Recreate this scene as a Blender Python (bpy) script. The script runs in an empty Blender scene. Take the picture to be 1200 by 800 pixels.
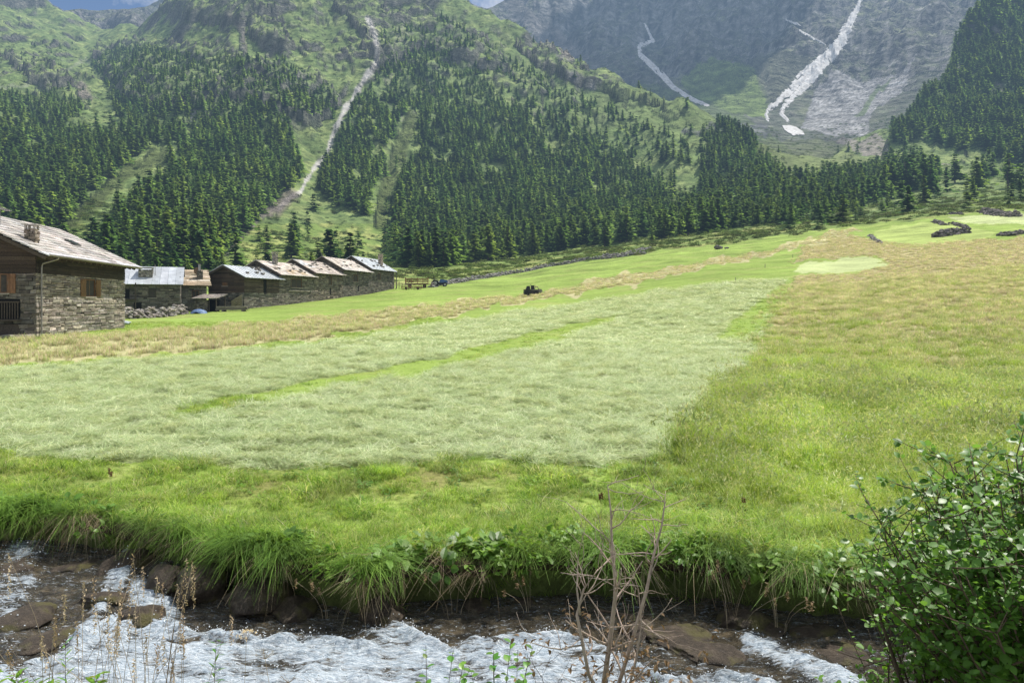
import bpy, math, random
import numpy as np
from mathutils import Vector, Matrix, Euler
random.seed(7)
RNG = np.random.default_rng(11)
SC = bpy.context.scene
COL = SC.collection
R = math.radians
F = 867.0          # focal length in photograph pixels (1200 wide)
HC = 3.0           # camera height over the water
HZ = 355.0         # row of the true horizon

# ------------------------------------------------------------------ camera, light, sky
cd = bpy.data.cameras.new('camera'); cam = bpy.data.objects.new('camera', cd); COL.objects.link(cam)
cam.location = (0, 0, HC); cam.rotation_euler = (R(90), 0, 0)
cd.sensor_width = 36; cd.lens = 26.01; cd.shift_y = -45/1200; cd.clip_end = 20000; cd.clip_start = .05
SC.camera = cam
SUN_AZ, SUN_EL = 42.0, 60.0           # azimuth measured from +Y towards +X
sd = bpy.data.lights.new('sun', 'SUN'); sun = bpy.data.objects.new('sun', sd); COL.objects.link(sun)
sd.energy = 5.0; sd.angle = R(.5); sd.color = (1, .955, .87)
sv = Vector((math.sin(R(SUN_AZ))*math.cos(R(SUN_EL)), math.cos(R(SUN_AZ))*math.cos(R(SUN_EL)), math.sin(R(SUN_EL))))
sun.rotation_euler = sv.to_track_quat('Z', 'Y').to_euler(); sun.location = (0, 0, 60)
W = bpy.data.worlds.new('World'); SC.world = W; W.use_nodes = True
nt = W.node_tree; nt.nodes.clear()
o_ = nt.nodes.new('ShaderNodeOutputWorld'); b_ = nt.nodes.new('ShaderNodeBackground'); s_ = nt.nodes.new('ShaderNodeTexSky')
s_.sky_type = 'NISHITA'; s_.sun_disc = False; s_.sun_elevation = R(SUN_EL); s_.sun_rotation = R(SUN_AZ); s_.altitude = 1800
s_.air_density = 1.0; s_.dust_density = .6; s_.ozone_density = 1.2
b_.inputs[1].default_value = .115
tc_ = nt.nodes.new('ShaderNodeTexCoord'); cn = nt.nodes.new('ShaderNodeTexNoise'); cn.inputs['Scale'].default_value = 5.5; cn.inputs['Detail'].default_value = 7; cn.inputs['Roughness'].default_value = .62
cr = nt.nodes.new('ShaderNodeValToRGB'); cr.color_ramp.elements[0].position = .43; cr.color_ramp.elements[1].position = .60; cm_ = nt.nodes.new('ShaderNodeMix'); cm_.data_type = 'RGBA'
nt.links.new(tc_.outputs['Generated'], cn.inputs['Vector']); nt.links.new(cn.outputs[0], cr.inputs[0]); nt.links.new(cr.outputs[0], cm_.inputs[0]); nt.links.new(s_.outputs[0], cm_.inputs[6]); cm_.inputs[7].default_value = (8.2, 8.4, 8.6, 1)
nt.links.new(cm_.outputs[2], b_.inputs[0]); nt.links.new(b_.outputs[0], o_.inputs[0])
SC.view_settings.view_transform = 'Standard'; SC.view_settings.look = 'None'; SC.view_settings.exposure = 0
SC.cycles.use_denoising = True
try:
    SC.cycles.denoiser = 'OPENIMAGEDENOISE'; SC.cycles.denoising_prefilter = 'ACCURATE'
except Exception: pass
SC.cycles.max_bounces = 6; SC.cycles.diffuse_bounces = 3; SC.cycles.glossy_bounces = 2; SC.cycles.transmission_bounces = 4; SC.cycles.transparent_max_bounces = 8
SC.cycles.caustics_reflective = False; SC.cycles.caustics_refractive = False
SC.cycles.sample_clamp_indirect = 4

# ------------------------------------------------------------------ noise
_perm = RNG.permutation(4096).astype(np.int64)
_gr = RNG.uniform(0, 2*np.pi, 4096); _gx, _gy = np.cos(_gr), np.sin(_gr)
def pn(x, y):
    x = np.asarray(x, float); y = np.asarray(y, float)
    xi = np.floor(x).astype(np.int64); yi = np.floor(y).astype(np.int64); xf = x-xi; yf = y-yi
    def g(ix, iy, dx, dy):
        h = _perm[(_perm[ix & 4095]+iy) & 4095]
        return _gx[h]*dx+_gy[h]*dy
    u = xf*xf*xf*(xf*(xf*6-15)+10); v = yf*yf*yf*(yf*(yf*6-15)+10)
    a = g(xi, yi, xf, yf); b = g(xi+1, yi, xf-1, yf); c = g(xi, yi+1, xf, yf-1); d = g(xi+1, yi+1, xf-1, yf-1)
    return (a+(b-a)*u+(c-a)*v+(a-b-c+d)*u*v)*1.5
def fbm(x, y, o=5, g=.5, l=2.03):
    s = 0; a = 1; t = 0
    for i in range(o):
        s = s+a*pn(x+17.3*i, y-9.1*i); t += a; a *= g; x = x*l; y = y*l
    return s/t
def ridged(x, y, o=5, g=.55):
    s = 0; a = 1; t = 0
    for i in range(o):
        s = s+a*(1-2*np.abs(pn(x+31.7*i, y+5.3*i))); t += a; a *= g; x = x*2.07; y = y*2.07
    return s/t
def sm(a, b, x):
    t = np.clip((np.asarray(x, float)-a)/(b-a), 0, 1); return t*t*(3-2*t)
def inpoly(px, py, poly):
    n = len(poly); r = np.zeros(np.shape(px), bool); j = n-1
    for i in range(n):
        xi, yi = poly[i]; xj, yj = poly[j]
        if yi != yj:
            c = ((yi > py) != (yj > py)) & (px < (xj-xi)*(py-yi)/(yj-yi)+xi); r ^= c
        j = i
    return r
def dline(px, py, pts):
    """distance in photo pixels to a polyline, and the parameter along it"""
    best = np.full(np.shape(px), 1e9); par = np.zeros(np.shape(px)); n = len(pts)-1
    for i in range(n):
        (x0, y0), (x1, y1) = pts[i], pts[i+1]; dx, dy = x1-x0, y1-y0
        t = np.clip(((px-x0)*dx+(py-y0)*dy)/(dx*dx+dy*dy+1e-9), 0, 1); d = np.hypot(px-x0-t*dx, py-y0-t*dy)
        m = d < best; best = np.where(m, d, best); par = np.where(m, (i+t)/n, par)
    return best, par

# ------------------------------------------------------------------ node helpers
def nmat(name):
    m = bpy.data.materials.new(name); m.use_nodes = True; m.node_tree.nodes.clear(); return m
class N:
    def __init__(s, m): s.t = m.node_tree; s.n = s.t.nodes; s.l = s.t.links
    def new(s, k, **kw):
        q = s.n.new(k)
        for a, b in kw.items(): setattr(q, a, b)
        return q
    def put(s, sock, v):
        if isinstance(v, bpy.types.NodeSocket): s.l.new(v, sock)
        elif isinstance(v, (tuple, list)) and sock.type == 'RGBA' and len(v) == 3: sock.default_value = (*v, 1)
        else: sock.default_value = v
    def mix(s, f, a, b, mode='MIX'):
        q = s.new('ShaderNodeMix', data_type='RGBA', blend_type=mode); q.clamp_factor = True
        s.put(q.inputs[0], f); s.put(q.inputs[6], a); s.put(q.inputs[7], b); return q.outputs[2]
    def math(s, op, a, b=0., c=None):
        q = s.new('ShaderNodeMath', operation=op); s.put(q.inputs[0], a); s.put(q.inputs[1], b)
        if c is not None: s.put(q.inputs[2], c)
        return q.outputs[0]
    def noise(s, vec, scale, detail=4, rough=.55, out=0):
        q = s.new('ShaderNodeTexNoise'); s.put(q.inputs['Vector'], vec); q.inputs['Scale'].default_value = scale
        q.inputs['Detail'].default_value = detail; q.inputs['Roughness'].default_value = rough; return q.outputs[out]
    def voro(s, vec, scale, feature='F1', out=0):
        q = s.new('ShaderNodeTexVoronoi', feature=feature); s.put(q.inputs['Vector'], vec); q.inputs['Scale'].default_value = scale; return q.outputs[out]
    def ramp(s, f, pts):
        q = s.new('ShaderNodeValToRGB'); s.put(q.inputs[0], f); e = q.color_ramp.elements
        while len(e) < len(pts): e.new(.5)
        for i, (p, c) in enumerate(pts):
            e[i].position = p; e[i].color = (*c, 1) if isinstance(c, tuple) else (c, c, c, 1)
        return q.outputs[0]
    def geo(s, o='Position'): return s.new('ShaderNodeNewGeometry').outputs[o]
    def obj(s): return s.new('ShaderNodeTexCoord').outputs['Object']
    def rnd(s): return s.new('ShaderNodeObjectInfo').outputs['Random']
    def attr(s, n, o='Color'): return s.new('ShaderNodeAttribute', attribute_name=n).outputs[o]
    def scale(s, vec, v):
        q = s.new('ShaderNodeVectorMath', operation='MULTIPLY'); s.put(q.inputs[0], vec); q.inputs[1].default_value = v; return q.outputs[0]
    def bump(s, h, strength, dist=.02, nrm=None):
        q = s.new('ShaderNodeBump'); s.put(q.inputs['Height'], h); q.inputs['Strength'].default_value = strength; q.inputs['Distance'].default_value = dist
        if nrm is not None: s.l.new(nrm, q.inputs['Normal'])
        return q.outputs[0]
    def bsdf(s, col, rough=.8, nrm=None, spec=.3, metal=0.):
        q = s.new('ShaderNodeBsdfPrincipled'); s.put(q.inputs['Base Color'], col); s.put(q.inputs['Roughness'], rough)
        s.put(q.inputs['Specular IOR Level'], spec); s.put(q.inputs['Metallic'], metal)
        if nrm is not None: s.l.new(nrm, q.inputs['Normal'])
        return q.outputs[0]
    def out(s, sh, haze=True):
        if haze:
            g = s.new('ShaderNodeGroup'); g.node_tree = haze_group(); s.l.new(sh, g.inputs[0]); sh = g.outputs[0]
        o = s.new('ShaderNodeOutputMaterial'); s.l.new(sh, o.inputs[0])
_hz = None
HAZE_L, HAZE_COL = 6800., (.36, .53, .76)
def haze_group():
    """painted haze: bluish emission mixed into the surface itself, more with distance from the origin"""
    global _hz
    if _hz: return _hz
    t = bpy.data.node_groups.new('painted_haze', 'ShaderNodeTree')
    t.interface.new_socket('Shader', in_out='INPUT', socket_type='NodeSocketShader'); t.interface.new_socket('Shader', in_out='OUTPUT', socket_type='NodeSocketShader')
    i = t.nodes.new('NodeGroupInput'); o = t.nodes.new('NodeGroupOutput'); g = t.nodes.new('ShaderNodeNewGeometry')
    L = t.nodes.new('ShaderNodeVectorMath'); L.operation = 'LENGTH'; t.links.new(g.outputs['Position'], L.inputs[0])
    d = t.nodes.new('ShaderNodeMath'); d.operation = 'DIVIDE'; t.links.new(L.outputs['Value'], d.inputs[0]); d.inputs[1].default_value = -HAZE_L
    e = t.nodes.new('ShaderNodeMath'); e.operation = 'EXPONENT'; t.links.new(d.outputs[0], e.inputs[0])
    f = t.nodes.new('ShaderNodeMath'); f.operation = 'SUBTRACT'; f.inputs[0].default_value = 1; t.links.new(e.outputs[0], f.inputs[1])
    em = t.nodes.new('ShaderNodeEmission'); em.inputs[0].default_value = (*HAZE_COL, 1); em.inputs[1].default_value = 1  # constant bluish glow on the surface stands in for haze
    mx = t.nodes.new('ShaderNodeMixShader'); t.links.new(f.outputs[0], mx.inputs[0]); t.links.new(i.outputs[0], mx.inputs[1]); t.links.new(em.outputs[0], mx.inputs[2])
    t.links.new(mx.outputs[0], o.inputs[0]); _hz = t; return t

# ------------------------------------------------------------------ objects
def tag(o, label=None, cat=None, group=None, kind=None):
    if label: o['label'] = label
    if cat: o['category'] = cat
    if group: o['group'] = group
    if kind: o['kind'] = kind
    return o
def link(name, me, mat=None, parent=None):
    o = bpy.data.objects.new(name, me)
    if mat is not None and me is not None:
        for m in (mat if isinstance(mat, list) else [mat]): me.materials.append(m)
    COL.objects.link(o)
    if parent is not None: o.parent = parent
    return o
def empty(name, loc=(0, 0, 0), rz=0, label=None, cat=None, group=None):
    o = bpy.data.objects.new(name, None); COL.objects.link(o); o.location = loc; o.rotation_euler = (0, 0, rz); o.empty_display_size = .3
    return tag(o, label, cat, group)
def mesh_np(name, v, f, smooth=False, cols=None, dom='POINT', attrs=None):
    """v (n,3); f (m,k) int array, or list of arrays with different k"""
    if isinstance(f, list) and isinstance(f[0], tuple): f = np.array(f)
    fs = f if isinstance(f, list) else [f]
    me = bpy.data.meshes.new(name); v = np.asarray(v, np.float32)
    me.vertices.add(len(v)); me.vertices.foreach_set('co', v.ravel())
    fs = [np.asarray(a, np.int32) for a in fs if len(a)]
    nl = sum(a.size for a in fs); nf = sum(len(a) for a in fs)
    me.loops.add(nl); me.polygons.add(nf)
    me.loops.foreach_set('vertex_index', np.concatenate([a.ravel() for a in fs]))
    tot = np.concatenate([np.full(len(a), a.shape[1], np.int32) for a in fs]); st = np.concatenate([[0], np.cumsum(tot)[:-1]]).astype(np.int32)
    me.polygons.foreach_set('loop_start', st); me.polygons.foreach_set('loop_total', tot)
    me.polygons.foreach_set('use_smooth', np.full(nf, smooth))
    me.update(calc_edges=True)
    if cols is not None:
        c = np.ones((len(cols), 4), np.float32); c[:, :3] = cols
        a = me.color_attributes.new('tint', 'FLOAT_COLOR', 'POINT') if dom == 'POINT' else me.attributes.new('tint', 'FLOAT_COLOR', 'FACE')
        a.data.foreach_set('color', c.ravel())
    for k, val in (attrs or {}).items():
        a = me.attributes.new(k, 'FLOAT', 'POINT'); a.data.foreach_set('value', np.asarray(val, np.float32).ravel())
    return me
class MB:
    """collects shapes for ONE mesh"""
    def __init__(s): s.v = []; s.f = []; s.c = []
    def raw(s, vs, fs, c=(1, 1, 1)):
        b = len(s.v); s.v += [tuple(p) for p in vs]
        for q in fs: s.f.append([b+i for i in q]); s.c.append(c)
    def hexa(s, p, c=(1, 1, 1)):   # p: 4 bottom + 4 top
        s.raw(p, [(0, 3, 2, 1), (4, 5, 6, 7), (0, 1, 5, 4), (1, 2, 6, 5), (2, 3, 7, 6), (3, 0, 4, 7)], c)
    def box(s, x0, x1, y0, y1, z0, z1, c=(1, 1, 1), j=0.):
        p = [(x0, y0, z0), (x1, y0, z0), (x1, y1, z0), (x0, y1, z0), (x0, y0, z1), (x1, y0, z1), (x1, y1, z1), (x0, y1, z1)]
        if j: p = [tuple(a+random.uniform(-j, j) for a in q) for q in p]
        s.hexa(p, c)
    def slab(s, o, U, V, Nn, u0, u1, v0, v1, n0, n1, c=(1, 1, 1), j=0., jn=0., tilt=0.):
        P = []
        for n, q in ((n0, 0), (n1, 1)):
            for (u, v) in ((u0, v0), (u1, v0), (u1, v1), (u0, v1)):
                nn = n+(tilt if v == v0 else 0)+random.uniform(-jn, jn)
                a = u+random.uniform(-j, j); b = v+random.uniform(-j, j)
                P.append((o[0]+U[0]*a+V[0]*b+Nn[0]*nn, o[1]+U[1]*a+V[1]*b+Nn[1]*nn, o[2]+U[2]*a+V[2]*b+Nn[2]*nn))
        s.hexa(P, c)
    def tube(s, pts, r, n=6, c=(1, 1, 1), cap=True):
        pts = [Vector(p) for p in pts]; rs = r if isinstance(r, (list, tuple)) else [r]*len(pts); b = len(s.v)
        for i, p in enumerate(pts):
            d = (pts[min(i+1, len(pts)-1)]-pts[max(i-1, 0)])
            if d.length < 1e-9: d = Vector((0, 0, 1))
            d.normalize(); a = d.cross(Vector((0, 0, 1)) if abs(d.z) < .9 else Vector((1, 0, 0))).normalized(); e = d.cross(a)
            for k in range(n):
                t = 2*math.pi*k/n; s.v.append(tuple(p+(a*math.cos(t)+e*math.sin(t))*rs[i]))
        for i in range(len(pts)-1):
            for k in range(n):
                s.f.append([b+i*n+k, b+i*n+(k+1) % n, b+(i+1)*n+(k+1) % n, b+(i+1)*n+k]); s.c.append(c)
        if cap:
            s.f.append([b+k for k in range(n)][::-1]); s.c.append(c); s.f.append([b+(len(pts)-1)*n+k for k in range(n)]); s.c.append(c)
    def disc(s, c0, axis, r, w, n=20, c=(1, 1, 1), r0=0.):
        """a solid wheel/ring around axis 'x','y' or 'z', radius r, width w, optional hole r0"""
        b = len(s.v); prof = [(r0, -w/2), (r*.94 if r0 else r, -w/2), (r, -w/4), (r, w/4), (r*.94 if r0 else r, w/2), (r0, w/2)]
        for k in range(n):
            t = 2*math.pi*k/n
            for (q, h) in prof:
                a, e = q*math.cos(t), q*math.sin(t)
                p = {'x': (h, a, e), 'y': (a, h, e), 'z': (a, e, h)}[axis]; s.v.append((c0[0]+p[0], c0[1]+p[1], c0[2]+p[2]))
        m = len(prof)
        for k in range(n):
            k2 = (k+1) % n
            for i in range(m):
                i2 = (i+1) % m
                if i2 == 0 and r0 == 0: continue
                s.f.append([b+k*m+i, b+k2*m+i, b+k2*m+i2, b+k*m+i2]); s.c.append(c)
    def build(s, name, mat=None, parent=None, smooth=False):
        me = bpy.data.meshes.new(name); me.from_pydata(s.v, [], s.f)
        a = me.attributes.new('tint', 'FLOAT_COLOR', 'FACE'); a.data.foreach_set('color', np.array([(*c, 1) for c in s.c], np.float32).ravel())
        if smooth: me.polygons.foreach_set('use_smooth', [True]*len(me.polygons))
        me.update(); return link(name, me, mat, parent)

# ------------------------------------------------------------------ terrain height field  (u = X/Y, photo px = 600+F*u)
def zz(py, Y): return HC-(py-HZ)*Y/F
A_ST = {
 -310: ([(46,394),(70,380),(100,367),(150,352),(200,335),(400,240),(600,165),(800,110),(1200,40),(1500,-20)], 1600, -60),
 0:   ([(46,395),(70,380),(100,367),(150,352),(200,335),(400,240),(600,165),(800,115),(1200,55),(1500,8)], 1600, -14),
 60:  ([(46,395),(70,380),(100,367),(150,352),(200,335),(400,243),(600,172),(800,125),(1200,68),(1500,28)], 1600, 10),
 100: ([(46,395),(70,380),(100,366),(150,352),(200,335),(400,245),(600,178),(800,130),(1200,78),(1500,42)], 1600, 31),
 150: ([(46,395),(70,380),(100,365),(150,351),(200,335),(400,248),(600,180),(800,125),(1200,72),(1450,42)], 1550, 34),
 190: ([(46,395),(70,380),(100,365),(150,351),(200,335),(400,250),(600,182),(800,120),(1100,65),(1350,25)], 1450, 14),
 230: ([(46,395),(70,380),(100,364),(150,350),(200,335),(400,255),(600,185),(800,115),(1050,50),(1250,5)], 1400, -25),
 300: ([(46,396),(70,379),(100,363),(150,349),(200,335),(260,320),(400,268),(600,190),(800,110),(1000,40),(1150,-20)], 1300, -90),
 400: ([(46,398),(70,378),(100,361),(150,344),(200,330),(300,312),(400,290),(600,215),(800,135),(1000,55),(1150,0)], 1300, -70),
 500: ([(46,400),(70,377),(100,358),(150,340),(200,328),(300,312),(400,299),(600,235),(800,150),(1000,75),(1150,25)], 1260, -14),
 545: ([(43,403),(70,376),(100,357),(150,339),(200,327),(300,311),(400,299),(600,240),(800,160),(1000,82),(1130,35)], 1230, 2),
 600: ([(40,406),(70,374),(110,352),(150,338),(200,325),(300,308),(400,299),(600,243),(850,140),(1050,70)], 1180, 36),
 650: ([(40,406),(70,372),(110,349),(150,333),(200,319),(300,302),(400,294),(600,244),(850,143),(1000,92)], 1120, 64),
 700: ([(40,405),(70,370),(110,345),(150,328),(200,313),(300,296),(400,288),(600,245),(850,150),(960,112)], 1040, 90),
 760: ([(40,405),(70,365),(110,338),(150,320),(200,305),(300,288),(400,279),(600,241),(800,167),(900,130)], 960, 112),
 800: ([(40,404),(70,362),(110,333),(150,315),(200,300),(300,283),(400,272),(600,235),(800,158)], 900, 126),
 860: ([(40,403),(70,358),(110,327),(150,308),(200,294),(280,279),(360,268),(600,222),(730,175)], 830, 148),
 900: ([(40,403),(70,355),(100,332),(150,305),(200,290),(260,278),(330,268),(450,245),(600,215),(700,192)], 780, 177),
 950: ([(40,402),(70,352),(100,328),(150,300),(200,284),(280,268),(360,257),(450,242),(600,215),(700,200)], 800, 190),
 1000:([(40,400),(70,350),(100,325),(150,295),(200,278),(300,260),(400,247),(600,215),(800,188)], 1000, 170),
 1100:([(25,447),(50,375),(80,330),(120,298),(170,275),(220,261),(300,247),(400,235),(600,208),(750,187)], 1000, 165),
 1200:([(25,440),(50,370),(80,322),(120,288),(170,266),(220,252),(300,240),(400,228),(600,203),(700,188)], 1000, 155),
 1510:([(25,438),(50,366),(80,316),(120,280),(170,258),(220,246),(300,234),(400,222),(600,198),(700,184)], 1000, 140),
}
FALL_A = {-310:-.5,0:-.5,900:-.45,950:-.1,1000:0,1510:0}
B_ST = {
 -310:([(1700,60),(2200,35)],2600,10),
 60: ([(1700,60),(2200,35)],2600,14), 90: ([(1700,60),(2200,30)],2600,11), 130:([(1700,60),(2200,30)],2600,12), 165:([(1700,60),(2200,28)],2600,7),
 190:([(1700,60),(2200,28)],2600,0), 300:([(1700,60),(2200,28)],2600,-30), 500:([(1700,60),(2200,28)],2600,-30), 545:([(1700,60),(2200,28)],2600,-6),
 568:([(1500,120),(2200,40)],2700,9), 590:([(1500,130),(2200,45)],2700,4), 603:([(1450,140),(2200,48)],2700,-12), 650:([(1400,150),(1800,100),(2200,50)],2800,-70),
 700:([(1400,150),(1800,100),(2200,48),(2600,-20)],2900,-80),
 760:([(1300,150),(1550,124),(1800,96),(2200,40),(2600,-30)],2900,-90),
 830:([(1200,150),(1500,128),(1800,90),(2200,30),(2600,-40)],2900,-100),
 900:([(900,186),(1100,165),(1400,132),(1800,78),(2200,20),(2600,-50)],2900,-110),
 940:([(900,186),(1100,166),(1250,150),(1500,112),(1900,50),(2300,-20)],2900,-130),
 1000:([(900,188),(1100,168),(1300,135),(1600,88),(2000,28),(2400,-40)],2900,-120),
 1100:([(1000,172),(1250,122),(1600,62),(2000,0),(2300,-50)],2900,-120),
 1510:([(1000,165),(1250,118),(1600,60),(2000,0),(2300,-50)],2900,-120),
}
C_ST = {
 1015:([(650,205)],700,200), 1040:([(690,194),(740,180)],790,166), 1080:([(680,193),(850,140)],900,118), 1130:([(670,192),(850,128),(1000,62)],1060,34),
 1165:([(660,192),(850,120),(1000,50)],1100,2), 1200:([(650,193),(850,113),(1050,30)],1150,-20), 1510:([(600,190),(850,80),(1050,-10)],1250,-120)}
def surf(ST, px, Y, fall):
    """interpolate station profiles; px, Y 1-D; returns Z[len(Y), len(px)]"""
    ks = sorted(ST); out = np.zeros((len(Y), len(ks)))
    for i, k in enumerate(ks):
        kn, RR, rp = ST[k]
        ys = [y for y, p in kn]+[RR]; zs = [zz(p, y) for y, p in kn]+[zz(rp, RR)]
        if ST is A_ST: ys = [0, 9, 12, 20]+ys; zs = [.4, .42, .49, .54]+zs
        else: ys = [ys[0]-700, ys[0]-350]+ys; zs = [-400, -120 if ys[2] > 1200 else zs[0]-150]+zs
        fl = fall if not isinstance(fall, dict) else np.interp(k, sorted(fall), [fall[q] for q in sorted(fall)])
        ys += [RR*1.5, RR*4]; zs += [zs[-1]+fl*RR*.5, zs[-1]+fl*RR*.5]
        ys = np.array(ys, float); zs = np.array(zs, float)
        # smooth monotone-ish interpolation (Catmull-Rom slopes limited)
        h = np.diff(ys); d = np.diff(zs)/h; m = np.zeros(len(ys)); m[1:-1] = np.where(d[:-1]*d[1:] > 0, 2*d[:-1]*d[1:]/(d[:-1]+d[1:]+1e-12), 0); m[0] = d[0]; m[-1] = d[-1]
        j = np.clip(np.searchsorted(ys, Y)-1, 0, len(h)-1); t = np.clip((Y-ys[j])/h[j], 0, 1)
        out[:, i] = (2*t**3-3*t**2+1)*zs[j]+(t**3-2*t**2+t)*h[j]*m[j]+(-2*t**3+3*t**2)*zs[j+1]+(t**3-t**2)*h[j]*m[j+1]
    # smooth across px
    j = np.clip(np.searchsorted(ks, px)-1, 0, len(ks)-2); k = np.array(ks, float); t = np.clip((px-k[j])/(k[j+1]-k[j]), 0, 1)
    dk = np.diff(k); D = np.diff(out, axis=1)/dk; M = np.zeros_like(out); M[:, 1:-1] = .5*(D[:, :-1]+D[:, 1:])
    return (2*t**3-3*t**2+1)*out[:, j]+(t**3-2*t**2+t)*dk[j]*M[:, j]*.6+(-2*t**3+3*t**2)*out[:, j+1]+(t**3-t**2)*dk[j]*M[:, j+1]*.6
# far bank water edge: photo pixel column -> distance
_bx = [-310, 0, 60, 140, 230, 300, 400, 440, 480, 560, 700, 760, 850, 950, 1010, 1200, 1510]
_by = [8.9, 8.8, 8.8, 8.4, 7.9, 7.5, 7.05, 6.95, 7.25, 7.35, 7.35, 7.45, 7.25, 6.95, 6.8, 6.7, 6.6]
def bankY(u): return np.interp(600+F*np.asarray(u), _bx, _by)+.10*pn(np.asarray(u)*9, 3.3)+.05*pn(np.asarray(u)*31, 8.3)
US = np.concatenate([np.linspace(-1.05, -.72, 40)[:-1], np.linspace(-.72, .72, 580), np.linspace(.72, 1.05, 40)[1:]])
YS = np.concatenate([np.linspace(1.2, 6., 40)[:-1], np.linspace(6., 12, 150)[:-1], np.geomspace(12, 300, 250)[:-1], np.geomspace(300, 3600, 560)])
PX = 600+F*US
ZA = surf(A_ST, PX, YS, FALL_A); ZB = surf(B_ST, PX, YS, -.3); ZC = surf(C_ST, PX, YS, -.6)
ZC[:, PX < 1015] = -999
UU, YY = np.meshgrid(US, YS); XX = UU*YY; PXX = 600+F*UU
# relief
wA = sm(330, 750, YY); wp = sm(200, 420, YY)
gul = ridged(PXX/62+.6*pn(XX/200, YY/200)+YY/900., YY/520., 4)           # gullies running down the slope
ZA += wA*(13*gul+12*fbm(XX/90, YY/90, 5))*np.where(PXX > 900, .5, 1)+wp*2.0*fbm(XX/35, YY/35, 4)
crag = sm(.05, .55, fbm(XX/110+3, YY/130+8, 4)+.12)*wA
_z0 = HZ-(ZA-HC)*F/YY
hi = sm(215, 60, _z0)
ZA += crag*hi*(14*ridged(XX/60, YY/60, 5)+4)
ZB += sm(1200, 1600, YY)*(62*ridged(PXX/85+YY/1500+.3*fbm(XX/300, YY/300, 2), YY/600., 5)+34*fbm(XX/190, YY/190, 6)+14*ridged(XX/75, YY/75, 4))*(.35+.65*sm(150, 60, HZ-(ZB-HC)*F/YY))*sm(1200, 2100, YY+300)
CR = [[(110,55),(150,48),(200,55),(265,60),(300,75),(370,90),(400,120),(390,135),(330,128),(260,112),(195,130),(150,118),(125,95)],
      [(325,110),(365,118),(385,140),(375,148),(340,138)],[(0,60),(50,75),(90,100),(40,95)],[(290,25),(330,30),(345,60),(310,58)],
      [(425,55),(480,10),(560,40),(600,85),(560,80),(500,55),(450,80)],[(600,50),(700,95),(790,130),(720,110),(640,85)],[(390,0),(440,0),(470,30),(430,45)],
      [(640,55),(690,85),(665,88),(630,70)],[(170,5),(290,0),(330,20),(250,30)]]
_zc = HZ-(ZA-HC)*F/YY; _m = np.zeros(ZA.shape)
for cpoly in CR: _m = np.where(inpoly(PXX+14*fbm(XX/30, YY/30, 3), _zc+10*fbm(XX/30+9, YY/30, 3), cpoly) & (YY > 450), 1., _m)
ZA += _m*(4+10*ridged(XX/34, YY/34, 5))
ZC += 9*fbm(XX/80, YY/80, 4)+6*ridged(PXX/40, YY/300, 3)
ZB = np.where(YY < 850, -999, ZB)
cap = np.interp(PX, [30, 50, 62, 75, 95, 115, 130, 150, 170, 185, 200, 538, 550, 560, 570, 582, 592, 600], [-60, -8, 6, 13, 10, 13, 11, 11, 8, 2, -20, -40, 2, 8, 10, 6, 1, -40])+1.6*fbm(PX/14, 5.5, 4)
capz = HC-(cap[None, :]-HZ)*YY/F; ZA = np.where(YY > 900, np.minimum(ZA, capz-.002*YY), ZA); ZB = np.minimum(ZB, capz)
ZZ = np.maximum(np.maximum(ZA, ZB), ZC)
# meadow relief
mw = sm(9, 14, YY)*sm(500, 300, YY)
ZZ += mw*(.05*fbm(XX/1.6, YY/1.6, 3)+.10*fbm(XX/9, YY/9, 3)*sm(15, 40, YY)+.5*fbm(XX/45, YY/45, 3)*sm(60, 160, YY))
# stream bed and the two banks
BK = bankY(UU)
bed = -.38+.12*fbm(XX*1.3, YY*1.3, 3)
far_t = sm(.02, .34, YY-BK)
nearY = 4.5+.35*pn(XX*.45, 1.7)+np.clip(-XX-2.2, 0, 3)*.30
near_t = sm(.0, 1.3, nearY-YY)
top = ZZ+.05*fbm(XX*1.9, YY*1.9, 4)*sm(12, 8, YY)+.10*np.exp(-((YY-BK-.9)/.5)**2)
ZZ = np.where(YY < 10.5, bed+(top-bed)*far_t, ZZ)
ZZ = np.where(YY < nearY, bed+(1.1+.08*fbm(XX, YY, 3)-bed)*near_t, ZZ)
LY = np.arange(len(YS)); LU = np.arange(len(US))
def zat(X, Y):
    X = np.asarray(X, float); Y = np.asarray(Y, float); fy = np.interp(Y, YS, LY); fu = np.interp(X/Y, US, LU)
    i = np.clip(fy.astype(int), 0, len(YS)-2); j = np.clip(fu.astype(int), 0, len(US)-2); a = fy-i; b = fu-j
    return (ZZ[i, j]*(1-a)+ZZ[i+1, j]*a)*(1-b)+(ZZ[i, j+1]*(1-a)+ZZ[i+1, j+1]*a)*b
def gp(px, Y): X = (px-600)/F*Y; return Vector((X, Y, float(zat(X, Y))))
def hit(px, py, y0=12.):
    """first ground point past y0 that stands on the line through photo pixel (px, py)"""
    Yt = np.geomspace(y0, 3000, 4000); X = (px-600)/F*Yt; z = zat(X, Yt); q = HZ-(z-HC)*F/Yt
    k = np.argmax(q <= py); return gp(px, float(Yt[k]))
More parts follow.
